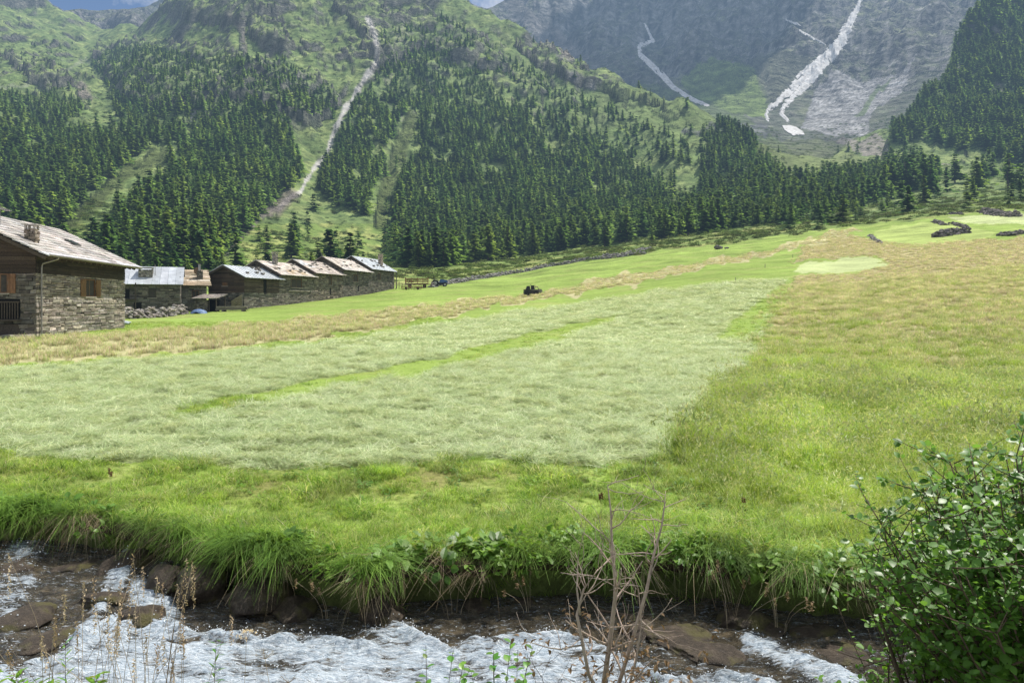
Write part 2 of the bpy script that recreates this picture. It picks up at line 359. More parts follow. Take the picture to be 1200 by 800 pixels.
# ------------------------------------------------------------------ ground cover zones (stored on the land itself)
Q_ = HZ-(ZZ-HC)*F/YY; P_ = PXX
jx = 5*fbm(XX/(YY*.03+.3), YY/(YY*.03+.3), 3); Pj = P_+jx*1.6; Qj = Q_+jx
HAY = [(-400,436),(0,434),(100,428),(210,420),(300,411),(400,399),(500,382),(600,367),(700,352),(800,338),(860,331),(917,327),(922,340),(905,372),(880,405),(865,440),(830,468),(800,500),(790,535),(700,547),(560,537),(430,548),(330,551),(200,541),(100,541),(0,532),(-400,530)]
STRIP1 = [(180,490),(280,463),(400,441),(500,421),(600,397),(732,366),(708,381),(613,410),(490,442),(380,457),(300,475),(230,489)]
STRIP2 = [(830,398),(868,370),(905,338),(925,330),(918,352),(900,378),(870,399)]
STRIP3 = [(790,352),(850,340),(800,352)]
BAND = [(-400,405),(0,399),(143,391),(300,378),(400,368),(500,357),(600,347),(660,338),(700,328),(760,318),(840,303),(905,292),(985,268),(1010,268),(985,280),(940,288),(880,303),(820,315),(740,333),(660,346),(600,356),(500,374),(400,391),(300,404),(200,414),(100,420),(0,429),(-400,440)]
TALL = [(940,290),(1000,276),(1060,289),(1100,285),(1165,281),(1300,276),(1700,270),(1700,700),(1300,690),(1000,640),(860,600),(800,560),(800,520),(835,470),(872,430),(900,385),(925,345),(940,325),(1000,321),(1040,308),(1030,300),(960,302),(930,308)]
HAY2 = [(940,310),(985,302),(1022,301),(1040,308),(1010,317),(945,322),(930,318)]
BRIGHT = [(1028,284),(1022,270),(1060,264),(1100,258),(1168,273),(1150,282),(1062,291),(1040,288)]
HAY3 = [(1110,254),(1200,249),(1500,246),(1500,262),(1200,263),(1130,261)]
HAY4 = [(1022,272),(1045,268),(1080,272),(1050,279),(1028,280)]
SCRUB = [(-500,352),(0,350),(150,345),(260,343),(460,336),(505,331),(560,325),(640,312),(700,303),(757,296),(800,291),(860,284),(905,278),(950,272),(1000,264),(1060,260),(1110,252),(1200,246),(1600,240),(1600,-500),(-500,-500)]
hay = inpoly(Pj, Qj, HAY)*1.; s1 = inpoly(Pj, Qj, STRIP1) | inpoly(Pj, Qj, STRIP2); hay[s1] = 0
band = inpoly(Pj, Qj+1.*jx, BAND)*1.; tall = inpoly(P_+3*jx, Qj, TALL)*1.
hay23 = (inpoly(Pj, Qj, HAY2) | inpoly(Pj, Qj, HAY3) | inpoly(Pj, Qj, HAY4))*1.; brt = inpoly(Pj, Qj, BRIGHT)*1.
near = YY < 420
scr = (inpoly(Pj, Qj, SCRUB) & (YY > 140))*1.
hay *= near; band *= near; tall *= near; hay23 *= near; brt *= near
scr[:] = np.where(brt+hay23 > 0, 0, scr)
def L(*c): return np.array([((x/255+.055)/1.055)**2.4 if x > 10 else x/3295 for x in c])
def lerp(a, b, t): return a+(b-a)*t[..., None]
n1 = fbm(XX/7, YY/7, 4); n2 = fbm(XX/2.2+40, YY/2.2, 4); n3 = fbm(XX/30, YY/30, 4)
C = np.zeros(ZZ.shape+(3,)); C[:] = (.28, .385, .085)
C = lerp(C, np.array((.36, .38, .13)), sm(.0, .5, n1)*.6); C = lerp(C, np.array((.24, .33, .06)), sm(.0, .5, n2)*.6)
# faint mowing rows on the cut meadow
rows = .5+.5*np.sin((XX*.35-YY)/2.1*2+1.5*n1)
C = C*(1-.09*rows*(YY > 40))[..., None]
C = lerp(C, np.array((.54, .47, .28)), band*(.75+.25*n2))
C = lerp(C, np.array((.30, .36, .09)), tall*1.)
tan_ = sm(470, 380, Q_+60*n3+22*n1)*tall
C = lerp(C, np.array((.42, .36, .20)), np.clip(tan_*.95, 0, 1)); C = lerp(C, np.array((.20, .26, .05)), tall*sm(.25, .5, n1)*.5)
C = lerp(C, np.array((.38, .43, .20)), hay); C = lerp(C, np.array((.46, .52, .24)), hay23); C = lerp(C, np.array((.36, .44, .13)), brt)
# thin green strip round the hay, soil-brown stubble on its lower edge
stub = sm(535, 555, Q_)*sm(600, 560, Q_)*sm(-.1, .35, n2)*(1-tall)*(P_ < 850)
C = lerp(C, np.array((.27, .22, .10)), stub*.7*(1-hay))
# scrub slope
sg = fbm(XX/5, YY/5, 4); sg2 = fbm(XX/16, YY/22, 4)
SCc = lerp(np.broadcast_to(np.array((.17, .24, .06)), C.shape), np.array((.34, .37, .12)), sm(-.2, .35, sg2))
SCc = lerp(SCc, np.array((.09, .14, .04)), sm(.05, .35, sg)*.8)
C = np.where(scr[..., None] > 0, SCc, C)
# ---- slopes
dzy = np.gradient(ZZ, axis=0)/np.gradient(YY, axis=0); dzx = np.gradient(ZZ, axis=1)/np.maximum(np.gradient(XX, axis=1), 1e-6)
slope = np.hypot(dzy, dzx)
srcA = (ZA >= ZB) & (ZA >= ZC); srcB = (ZB > ZA) & (ZB >= ZC); srcC = (ZC > ZA) & (ZC > ZB)
Y3 = YY > 300
grassM = lerp(np.broadcast_to(np.array((.165, .23, .075)), C.shape), np.array((.27, .33, .115)), sm(-.2, .4, n3+.5*sg2))
grassM = lerp(grassM, np.array((.06, .10, .035)), sm(.0, .3, fbm(XX/9, YY/9, 4))*.65)
rn = fbm(XX/14, YY/14, 5)
rockc = lerp(np.broadcast_to(np.array((.13, .135, .13)), C.shape), np.array((.27, .26, .245)), sm(-.3, .4, rn))
rockm = np.clip(sm(.95, 1.5, slope+.8*fbm(XX/40, YY/40, 5))*sm(190, 120, Q_)+0*rn, 0, 1)*Y3
rockm = np.where(srcB, sm(.72, 1.15, slope+.6*rn-.25*sm(.1, .5, fbm(XX/150, YY/200, 4))), rockm)
rockm = np.where(srcC, sm(.9, 1.4, slope+.7*rn), rockm)
def zone(mask, col, soft=None):
    global C
    m = mask*1. if soft is None else soft; C = lerp(C, np.array(col), m)
m3 = Y3 & (scr > 0) & (Q_ < 262)
C = np.where(m3[..., None], grassM, C)
# dark crags of the left summit
for cpoly in CR: rockm = np.where(inpoly(P_+8*jx, Q_+6*jx, cpoly) & srcA & Y3, np.maximum(np.clip(sm(.05, .35, rn+.25*n1), 0, 1)*.5, sm(.95, 1.5, slope+.4*rn)*.9), rockm)
C = lerp(C, np.array((.0, .0, .0)), rockm*0)
C = (rockc*np.array((.82, .84, .74)))*rockm[..., None]+C*(1-rockm[..., None])
# far mountain
farg = lerp(np.broadcast_to(np.array((.13, .15, .10)), C.shape), np.array((.24, .24, .19)), sm(-.3, .4, rn+.4*n3))
farr = lerp(np.broadcast_to(np.array((.045, .05, .055)), C.shape), np.array((.36, .35, .33)), sm(-.1, .4, fbm(XX/28, YY/28+ZZ/20, 6)))
strk = ridged(PXX/16+.5*fbm(XX/120, YY/120, 3), YY/1100., 4); farr = lerp(farr, np.array((.33, .32, .30)), sm(.35, .75, strk)*.8); farg = lerp(farg, np.array((.30, .33, .17)), sm(.1, .5, fbm(XX/220, YY/260, 4))*.8)
fb = farg*(1-rockm[..., None])+farr*rockm[..., None]
C = np.where(srcB[..., None], fb, C)
def fz(poly, col, jit=4, amt=1., spk=0.):
    global C
    if spk: col = np.array(col)*(1+spk*RNG.uniform(-1, 1, ZZ.shape))[..., None]
    m = inpoly(P_+jit*jx*.6, Q_+jit*jx*.5, poly) & (YY > 600) & ~srcC; C = lerp(C, np.asarray(col), m*amt)
fz([(665,145),(700,95),(770,100),(850,120),(920,170),(940,190),(860,185),(780,160)], (.16, .215, .07), 3, .75)
fz([(800,98),(815,75),(845,68),(885,80),(905,120),(900,140),(860,132),(810,112)], (.22, .30, .08), 5, .95)
fz([(880,70),(925,60),(960,75),(935,110),(905,135)], (.17, .18, .12), 6, .75)
fz([(940,152),(960,105),(975,80),(1010,95),(1060,85),(1075,65),(1065,100),(1020,135),(1015,155),(980,160)], (.42, .41, .41), 4, .9, .45)
fz([(998,135),(1012,118),(1040,95),(1048,90),(1030,112),(1010,132)], (.16, .22, .08), 4, .8)
fz([(640,25),(660,40),(680,60),(690,70),(665,72),(650,50)], (.27, .24, .21), 3, .8); fz([(585,0),(610,0),(640,30),(650,60),(672,75),(720,60),(690,72),(660,72),(630,45)], (.25, .235, .22), 4, .7)
fz([(975,165),(1030,158),(1050,178),(1100,185),(1160,178),(1140,190),(1060,192),(1010,180)], (.27, .24, .21), 4, .9, .4)
fz([(830,190),(900,165),(975,165),(1010,182),(1085,192),(1060,200),(900,205)], (.19, .22, .08), 5, .6)
# gravel chutes
CH = [([(432,22),(440,48),(441,70),(424,100),(408,124),(392,160),(378,190),(350,222),(322,246)], 3.4, (.48, .46, .43), 1.),
      ([(322,246),(300,268),(275,292),(262,305)], 3.6, (.36, .33, .28), .8),
      ([(470,30),(462,60),(455,95),(470,140)], 2.5, (.24, .25, .17), .6), ([(98,102),(100,113)], 5, (.33, .29, .24), .9),
      ([(0,107),(40,95),(80,82),(110,70)], 2.0, (.26, .29, .18), .8), ([(88,260),(110,240),(150,205),(190,180)], 9, (.17, .215, .07), .8),
      ([(482,140),(470,175),(455,215),(445,260)], 8.5, (.17, .215, .07), .9),([(285,30),(283,55)],4,(.33,.31,.28),.8),
      ([(225,130),(222,136)], 6, (.36, .35, .34), .7), ([(672,90),(695,100)], 5, (.38, .37, .36), .8), ([(806,158),(850,145),(900,150)], 3, (.15, .15, .15), .8),
      ([(848,141),(880,152),(898,158)], 4, (.25, .25, .25), .8), ([(876,195),(885,205),(890,212)], 3, (.36, .34, .33), .7),([(265,15),(282,35),(288,60)],4,(.24,.22,.19),.8),
      ([(340,228),(318,250)], 8, (.36, .30, .26), .7)]
chute = np.zeros(ZZ.shape)
for pts, w, c, a in CH:
    d, t = dline(P_+3*jx, Q_+2*jx, pts); m = sm(w*1.3, w*.5, d+3*rn)*((YY > 300) & (Q_ < 310)); C = lerp(C, np.array(c), m*a); chute = np.maximum(chute, m*(w > 3.5))
# mud and wet stone in the stream bed, soil on the bank faces
wet = sm(BK+.36, BK+.10, YY)*(YY > nearY-.6); C = lerp(C, np.array((.035, .026, .018)), wet)
bedc = lerp(np.broadcast_to(np.array((.10, .075, .045)), C.shape), np.array((.20, .15, .09)), sm(-.3, .4, fbm(XX*2.3, YY*2.3, 4)))
C = np.where(((YY < BK-.05) & (YY > nearY-.3))[..., None], bedc, C)
C = np.where((YY < nearY-.3)[..., None], C*0+np.array((.09, .085, .04)), C)
relief = np.clip(rockm+chute+srcB*.7, 0, 1)
# snow / avalanche tongues: their own sheets just above the ground
def snow_sheet(px0, px1, y0, y1, fn, lab, name, nu=420, ny=900):
    """old avalanche snow: a fine sheet that thins out to nothing at its edges"""
    u = (np.linspace(px0, px1, nu)-600)/F; y = np.geomspace(y0, y1, ny); U_, Yg = np.meshgrid(u, y); Xg = U_*Yg; Zg = zat(Xg, Yg); pg = 600+F*U_; qg = HZ-(Zg-HC)*F/Yg
    j_ = 5*fbm(Xg/(Yg*.03), Yg/(Yg*.03), 3)+2.5*fbm(Xg/14, Yg/14+Zg/14, 4); dep = fn(pg+1.1*j_, qg+1.1*j_, Xg, Yg); okc = srcB[np.interp(Yg, YS, LY).astype(int), np.interp(U_, US, LU).astype(int)]
    M_ = (dep > 0) & (okc | (name == 'snow_patch')); V_ = np.stack([Xg, Yg, Zg+np.clip(dep, -.2, 1)*3.-.3], -1).reshape(-1, 3); I_ = np.arange(Xg.size).reshape(Xg.shape)
    q_ = np.stack([I_[:-1, :-1], I_[:-1, 1:], I_[1:, 1:], I_[1:, :-1]], -1)[M_[:-1, :-1] & M_[1:, 1:] & M_[:-1, 1:] & M_[1:, :-1]]; used, inv = np.unique(q_, return_inverse=True)
    tag(link(name, mesh_np(name, V_[used], inv.reshape(-1, 4), True), SNOWM), lab, 'snow')
def sn_right(p, q, X, Y):
    a, _ = dline(p, q, [(1012,-6),(1003,10),(994,28),(985,48),(972,66),(955,84),(940,98),(925,112),(905,128),(899,136),(902,142)]); wa = np.interp(q, [0, 30, 60, 90, 115, 135], [3.6, 5.2, 7.6, 7.2, 4., 2.2])
    b, _ = dline(p, q, [(960,86),(945,106),(930,118),(921,128),(918,136),(925,143)]); wb = np.interp(q, [88, 115, 140], [5.2, 3.8, 2.2]); d = np.maximum(1-a/wa, 1-b/wb)
    rock = sm(.22, .42, fbm(X/38+3, Y/90, 4)); return d-1.15*rock
def sn_left(p, q, X, Y):
    a, _ = dline(p, q, [(757,30),(765,48),(750,56),(752,66),(765,78),(774,86),(790,104),(805,113),(832,126)]); return 1-a/np.interp(q, [30, 55, 66, 86, 110, 128], [1.2, 2.5, 3.3, 4.2, 3., 1.7])-.7*sm(.25, .45, fbm(X/30, Y/60, 4))
def sn_low(p, q, X, Y): return np.where(inpoly(p, q, [(919,151),(926,149),(936,153),(944,158),(946,162),(932,162),(922,156)]), .6, -1)
def sn_thin(p, q, X, Y): return 1-np.minimum(dline(p, q, [(924,26),(940,33)])[0], dline(p, q, [(941,40),(952,46),(967,53)])[0])/1.3
I = np.arange(ZZ.size).reshape(ZZ.shape)
quads = np.stack([I[:-1, :-1], I[:-1, 1:], I[1:, 1:], I[1:, :-1]], -1)
VV = np.stack([XX, YY, ZZ], -1)
def sheet(name, qmask, mat, lift=0., cols=True, attrs=True, kind='structure', smooth=True, bulge=None):
    q = quads[qmask]; used, inv = np.unique(q, return_inverse=True); v = VV.reshape(-1, 3)[used].copy(); v[:, 2] += lift
    if bulge is not None: v[:, 2] += bulge.ravel()[used]
    me = mesh_np(name, v, inv.reshape(-1, 4), smooth, C.reshape(-1, 3)[used] if cols else None, 'POINT', {'relief': relief.ravel()[used], 'hay': (hay+hay23).ravel()[used]} if attrs else None)
    o = link(name, me, mat); return tag(o, kind=kind)
# land material
def land_material(far=False):
    m = nmat('far_land' if far else 'land'); n = N(m); pos = n.geo(); c = n.attr('tint'); rel = n.attr('relief', 'Fac'); hy = n.attr('hay', 'Fac')
    near = n.new('ShaderNodeVectorMath', operation='LENGTH'); n.put(near.inputs[0], pos); d = near.outputs['Value']
    nearf = n.math('MULTIPLY', n.math('SUBTRACT', 220., d), 1/180.); q = n.new('ShaderNodeClamp'); n.put(q.inputs[0], nearf); nearf = q.outputs[0]
    a = n.noise(pos, 11, 5, .7); b = n.noise(pos, 1.3, 5, .65); g = n.noise(pos, .03 if far else .09, 6, .65); h = n.noise(pos, .016, 5, .6)
    st = n.noise(n.scale(pos, (5., 1.6, 5.)), 6, 4, .7)
    fa = n.ramp(a, [(.3, .62), (.7, 1.35)]); fb = n.ramp(b, [(.3, .78), (.72, 1.22)]); fg = n.ramp(g, [(.3, .55), (.7, 1.45)]); fh = n.ramp(h, [(.3, .85), (.7, 1.15)])
    c1 = n.mix(n.math('MULTIPLY', nearf, 1.), n.mix(1., c, fg, 'MULTIPLY'), n.mix(1., n.mix(1., c, fa, 'MULTIPLY'), fb, 'MULTIPLY'))
    c1 = n.mix(hy, c1, n.mix(1., c1, n.ramp(st, [(.3, .6), (.7, 1.4)]), 'MULTIPLY'))
    c1 = n.mix(1., c1, fh, 'MULTIPLY')
    # broken rock: angular facets
    v1 = n.voro(pos, .03 if far else .11, 'F1'); v2 = n.voro(pos, .09 if far else .32, 'F1'); v3 = n.noise(n.scale(pos, (1, .6, 1.5)) if far else pos, .035 if far else .25, 8, .72)
    rk = n.ramp(v3, [(.32, .45), (.5, 1.), (.68, 1.6)])
    c1 = n.mix(rel, c1, n.mix(1., c1, rk, 'MULTIPLY'))
    hgt = n.math('MULTIPLY_ADD', v2, 1.2, n.math('MULTIPLY_ADD', v1, 3.2, n.math('MULTIPLY', v3, 5.)))
    hgt = n.math('MULTIPLY', n.math('MULTIPLY', hgt, 4. if far else 1.), rel)
    bnear = n.bump(n.math('MULTIPLY_ADD', a, .35, n.math('MULTIPLY', b, 1.)), .55, .12)
    bfar = n.bump(n.math('MULTIPLY_ADD', g, 2.6, hgt), 1., 1.6)
    mx = n.new('ShaderNodeMix', data_type='VECTOR'); n.put(mx.inputs[0], nearf); n.l.new(bfar, mx.inputs[4]); n.l.new(bnear, mx.inputs[5])
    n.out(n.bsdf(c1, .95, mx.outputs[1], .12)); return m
LAND = land_material(); FARLAND = land_material(True)
def snow_material():
    m = nmat('old_snow'); n = N(m); pos = n.geo(); a = n.noise(pos, .12, 6, .7)
    c = n.ramp(a, [(.32, (.34, .32, .30)), (.50, (.60, .58, .56)), (.72, (.82, .82, .82))])
    n.out(n.bsdf(c, .8, n.bump(a, .4, 1.), .2)); return m
SNOWM = snow_material()
qc = lambda M: M[:-1, :-1] & M[1:, 1:] & M[:-1, 1:] & M[1:, :-1]
qo = lambda M: M[:-1, :-1]
ysplit = YY[:-1, :-1]
far_q = qo(srcB)
mid_q = (~far_q) & (ysplit > 330); mead_q = (ysplit <= 330) & (ysplit > 9.0) & ~far_q
bank_q = ysplit <= 9.0
sheet('meadow_ground', mead_q, LAND); sheet('stream_bank_ground', bank_q, LAND)
sheet('mountain_slope', mid_q, LAND); sheet('far_mountain', far_q, FARLAND)
snow_sheet(885, 1030, 900, 2700, sn_right, 'widest white avalanche snow tongue in the gully above the grey scree', 'snow_tongue')
snow_sheet(742, 842, 1150, 2700, sn_left, 'thin crooked white snow tongue winding down the dark shaded mountainside', 'snow_tongue')
snow_sheet(912, 950, 800, 1500, sn_low, 'small bright white snow patch at the foot of the wide tongue', 'snow_patch')
snow_sheet(918, 972, 1200, 2700, sn_thin, 'faint thin streak of snow on the dark rock beside the wide tongue', 'snow_streak')
# ------------------------------------------------------------------ vegetation
def upnormal(n, k):
    """soft foliage normal: a leaf's own normal bent towards the sky, the way a mass of blades catches light"""
    g = n.geo('Normal'); a = n.new('ShaderNodeVectorMath', operation='SCALE'); n.put(a.inputs[0], g); a.inputs['Scale'].default_value = 1-k
    b = n.new('ShaderNodeVectorMath', operation='ADD'); n.l.new(a.outputs[0], b.inputs[0]); b.inputs[1].default_value = (0, 0, k)
    c = n.new('ShaderNodeVectorMath', operation='NORMALIZE'); n.l.new(b.outputs[0], c.inputs[0]); return c.outputs[0]
def leaf_mat(name, ramp, trans=.35, rough=.6, haze=False, spec=.25, worldvar=0., up=.72):
    m = nmat(name); n = N(m); t = n.attr('tint')
    r = n.rnd(); c = n.ramp(r, [(i/(len(ramp)-1), q) for i, q in enumerate(ramp)])
    c = n.mix(1., c, t, 'MULTIPLY')
    if worldvar:
        v = n.noise(n.geo(), worldvar, 3, .6); c = n.mix(1., c, n.ramp(v, [(.3, .6), (.7, 1.35)]), 'MULTIPLY')
    a = n.bsdf(c, rough, upnormal(n, up) if up else None, spec); b = n.new('ShaderNodeBsdfTranslucent'); n.put(b.inputs[0], n.mix(1., c, (1.25, 1.2, .6), 'MULTIPLY'))
    mx = n.new('ShaderNodeMixShader'); mx.inputs[0].default_value = trans; n.l.new(a, mx.inputs[1]); n.l.new(b.outputs[0], mx.inputs[2])
    n.out(mx.outputs[0], haze); return m
def blades(nb, h, spread, lean=.4, w=.004, seg=3, flat=0., cols=((1, 1, 1),), droop=.5, h0=.5, dirbias=None, seed=0, wtip=.25):
    """a tuft: nb curved tapering blades -> (verts, quads, cols)"""
    g = np.random.default_rng(seed); V = []; Q = []; CC = []
    for i in range(nb):
        a = g.uniform(0, 2*np.pi); r = spread*np.sqrt(g.uniform()); x, y = r*np.cos(a), r*np.sin(a)
        b = g.uniform(0, 2*np.pi) if dirbias is None else g.normal(dirbias, .7); H = h*g.uniform(h0, 1.); l = lean*g.uniform(.3, 1.5)
        dx, dy = np.cos(b), np.sin(b); sx, sy = -dy, dx; tw = g.uniform(-.9, .9); sx, sy = sx*np.cos(tw)-sy*np.sin(tw), sx*np.sin(tw)+sy*np.cos(tw)
        c = np.array(cols[g.integers(len(cols))])*g.uniform(.75, 1.2); base = len(V)
        for k in range(seg+1):
            t = k/seg
            if flat: px_ = x+dx*H*(t-.5); py_ = y+dy*H*(t-.5)+.12*H*np.sin(t*3+i)*g.uniform(.5, 1); z = flat*g.uniform(.1, 1) if k == 0 else z+g.uniform(-.35, .35)*flat; z = max(z, .002)
            else:
                q = l*t*t*H; px_ = x+dx*q*1.1; py_ = y+dy*q*1.1; z = H*(t-droop*l*t*t*t*.6)
            ww = w*(1-(1-wtip)*t*t)*.5
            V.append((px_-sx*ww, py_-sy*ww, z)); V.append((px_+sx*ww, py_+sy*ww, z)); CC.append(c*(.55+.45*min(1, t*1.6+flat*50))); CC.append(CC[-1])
        for k in range(seg): Q.append((base+2*k, base+2*k+1, base+2*k+3, base+2*k+2))
    return V, Q, CC
def merge(parts):
    V = []; Q = []; CC = []
    for v, q, c in parts: b = len(V); V += list(v); Q += [tuple(i+b for i in f) for f in q]; CC += list(c)
    return V, Q, CC
def add_cn(me, v, k=.55):
    """crown normal: outward from the stem and a little up, so a crown is lit as one rounded mass"""
    v = np.asarray(v, float); r = np.stack([v[:, 0], v[:, 1], 0*v[:, 0]], 1); r /= (np.linalg.norm(r, axis=1)[:, None]+1e-6); r[:, 2] = k; r /= np.linalg.norm(r, axis=1)[:, None]
    a = me.attributes.new('cn', 'FLOAT_VECTOR', 'POINT'); a.data.foreach_set('vector', r.astype(np.float32).ravel())
def proto(name, vqc, mat):
    v, q, c = vqc; me = mesh_np(name, v, q, False, np.array(c)); add_cn(me, v, 1.2 if name == 'bush' else .55); me.materials.append(mat); return bpy.data.objects.new(name, me)
def scatter(name, protos, P, rot, scl, idx=None, label=None, cat=None, kind='stuff'):
    """one uncountable growth: protos set out on the points P by a geometry-node instancer"""
    n = len(P); me = bpy.data.meshes.new(name); me.vertices.add(n); me.vertices.foreach_set('co', np.asarray(P, np.float32).ravel())
    a = me.attributes.new('rot', 'FLOAT_VECTOR', 'POINT'); a.data.foreach_set('vector', np.asarray(rot, np.float32).ravel())
    s3 = np.asarray(scl, np.float32); s3 = np.repeat(s3[:, None], 3, 1) if s3.ndim == 1 else s3
    a = me.attributes.new('scl', 'FLOAT_VECTOR', 'POINT'); a.data.foreach_set('vector', s3.ravel())
    a = me.attributes.new('idx', 'INT', 'POINT'); a.data.foreach_set('value', (np.asarray(idx) if idx is not None else RNG.integers(0, len(protos), n)).astype(np.int32))
    me.update(); o = link(name, me)
    coll = bpy.data.collections.new(name+'_kinds')
    for i, p in enumerate(protos): p.name = '%s_kind_%02d' % (name, i); coll.objects.link(p)
    t = bpy.data.node_groups.new(name+'_spread', 'GeometryNodeTree')
    t.interface.new_socket('Geometry', in_out='INPUT', socket_type='NodeSocketGeometry'); t.interface.new_socket('Geometry', in_out='OUTPUT', socket_type='NodeSocketGeometry')
    gi = t.nodes.new('NodeGroupInput'); go = t.nodes.new('NodeGroupOutput'); ip = t.nodes.new('GeometryNodeInstanceOnPoints'); ci = t.nodes.new('GeometryNodeCollectionInfo')
    ci.inputs[0].default_value = coll; ci.inputs['Separate Children'].default_value = True; ci.inputs['Reset Children'].default_value = True
    def at(nm, ty):
        q = t.nodes.new('GeometryNodeInputNamedAttribute'); q.data_type = ty; q.inputs[0].default_value = nm; return [s for s in q.outputs if s.enabled and s.name == 'Attribute'][0]
    t.links.new(gi.outputs[0], ip.inputs['Points']); t.links.new(ci.outputs[0], ip.inputs['Instance']); ip.inputs['Pick Instance'].default_value = True
    t.links.new(at('idx', 'INT'), ip.inputs['Instance Index']); t.links.new(at('rot', 'FLOAT_VECTOR'), ip.inputs['Rotation']); t.links.new(at('scl', 'FLOAT_VECTOR'), ip.inputs['Scale'])
    t.links.new(ip.outputs[0], go.inputs[0]); md = o.modifiers.new('spread', 'NODES'); md.node_group = t
    return tag(o, label, cat, kind=kind)
G_FRESH = leaf_mat('fresh_grass', [(.29, .49, .065), (.42, .60, .10), (.16, .32, .045), (.60, .66, .24), (.22, .41, .05)], .45, worldvar=1.6, up=.62)
G_TALL = leaf_mat('seeding_grass', [(.37, .56, .09), (.54, .66, .17), (.27, .48, .07)], .45, worldvar=.5, up=.58)
G_STRAW = leaf_mat('ripe_grass', [(.76, .70, .49), (.70, .61, .45), (.72, .70, .44), (.50, .58, .22)], .35, worldvar=.8)
G_HAY = leaf_mat('cut_hay', [(.65, .73, .47), (.55, .64, .38), (.75, .80, .57), (.45, .54, .30)], .30, worldvar=0, up=.62)
G_DEEP = leaf_mat('bank_grass', [(.15, .28, .05), (.22, .36, .07), (.10, .20, .04)], .4, worldvar=1.2)
green3 = ((1, 1, 1), (.7, .8, .65), (1.25, 1.15, 1.3)); straw2 = ((1.9, 1.35, 3.2), (1.6, 1.2, 2.6))
def zonepts(n, u0, u1, y0, y1, keep, pw=1.):
    """n random standing places on the land, evenly by area inside the wedge, where keep(px, py) holds"""
    u = RNG.uniform(u0, u1, n); y = (RNG.uniform(0, 1, n)*(y1**(pw+1)-y0**(pw+1))+y0**(pw+1))**(1/(pw+1)); x = u*y; z = zat(x, y)
    px = 600+F*u; py = HZ-(z-HC)*F/y; k = keep(px, py, x, y); return np.stack([x, y, z], 1)[k]
def jit(x, y): return 5*fbm(x/(y*.03+.3), y/(y*.03+.3), 3)
def in_(poly, px, py, x, y, a=1.6): j = jit(x, y); return inpoly(px+a*j, py+j, poly)
def k_hay(px, py, x, y): return in_(HAY, px, py, x, y) & ~in_(STRIP1, px, py, x, y) & ~in_(STRIP2, px, py, x, y)
def k_tall(px, py, x, y): r = RNG.normal(0, 1, np.shape(px)); return in_(TALL, px+9*r, py+3*r, x, y, 5)
def k_band(px, py, x, y): return in_(BAND, px, py, x, y)
def land(x, y): return y > bankY(x/y)+.02
def eul(n, tilt=.15): return np.stack([RNG.normal(0, tilt, n), RNG.normal(0, tilt, n), RNG.uniform(0, 6.283, n)], 1)
# -- short fresh grass along the bank and round the hay
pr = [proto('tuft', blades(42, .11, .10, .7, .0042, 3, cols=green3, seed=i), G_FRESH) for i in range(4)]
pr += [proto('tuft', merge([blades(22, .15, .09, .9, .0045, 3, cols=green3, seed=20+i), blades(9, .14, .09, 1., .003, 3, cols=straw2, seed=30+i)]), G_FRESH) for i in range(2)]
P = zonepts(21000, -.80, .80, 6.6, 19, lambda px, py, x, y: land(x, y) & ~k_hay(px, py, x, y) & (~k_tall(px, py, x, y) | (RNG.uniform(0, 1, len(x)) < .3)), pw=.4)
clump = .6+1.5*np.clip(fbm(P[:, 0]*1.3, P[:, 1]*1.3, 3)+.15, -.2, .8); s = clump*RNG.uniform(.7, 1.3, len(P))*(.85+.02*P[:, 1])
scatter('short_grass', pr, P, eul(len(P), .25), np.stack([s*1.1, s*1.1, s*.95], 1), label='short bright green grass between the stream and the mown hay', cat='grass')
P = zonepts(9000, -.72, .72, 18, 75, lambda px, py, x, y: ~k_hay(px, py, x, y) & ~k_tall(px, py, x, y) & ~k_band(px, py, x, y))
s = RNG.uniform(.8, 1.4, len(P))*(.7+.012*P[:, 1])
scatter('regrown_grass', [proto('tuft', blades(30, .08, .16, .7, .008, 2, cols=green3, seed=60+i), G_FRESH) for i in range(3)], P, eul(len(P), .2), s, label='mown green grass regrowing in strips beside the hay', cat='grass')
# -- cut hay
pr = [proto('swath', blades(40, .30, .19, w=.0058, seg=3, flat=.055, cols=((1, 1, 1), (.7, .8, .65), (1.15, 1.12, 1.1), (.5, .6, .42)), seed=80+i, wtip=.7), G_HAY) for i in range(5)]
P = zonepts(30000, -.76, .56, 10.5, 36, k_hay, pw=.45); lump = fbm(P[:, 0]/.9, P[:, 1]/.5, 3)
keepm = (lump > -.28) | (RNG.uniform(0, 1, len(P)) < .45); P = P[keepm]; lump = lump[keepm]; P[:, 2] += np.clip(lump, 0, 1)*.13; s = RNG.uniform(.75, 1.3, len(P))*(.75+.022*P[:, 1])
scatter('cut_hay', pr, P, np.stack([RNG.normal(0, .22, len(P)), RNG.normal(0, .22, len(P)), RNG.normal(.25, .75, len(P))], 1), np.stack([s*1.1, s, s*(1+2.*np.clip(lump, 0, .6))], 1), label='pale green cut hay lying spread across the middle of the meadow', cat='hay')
pr = [proto('swath', blades(36, .5, .42, w=.019, seg=2, flat=.12, cols=((1, 1, 1), (.7, .8, .65), (1.15, 1.1, 1.1), (.45, .55, .38)), seed=95+i, wtip=.7), G_HAY) for i in range(3)]
P = zonepts(16000, -.72, .42, 34, 105, k_hay, pw=.3); s = RNG.uniform(.7, 1.3, len(P))*(.6+.013*P[:, 1])
scatter('far_hay', pr, P, np.stack([RNG.normal(0, .12, len(P)), RNG.normal(0, .12, len(P)), RNG.normal(.25, .8, len(P))], 1), s, label='pale cut hay on the far half of the mown strip', cat='hay')
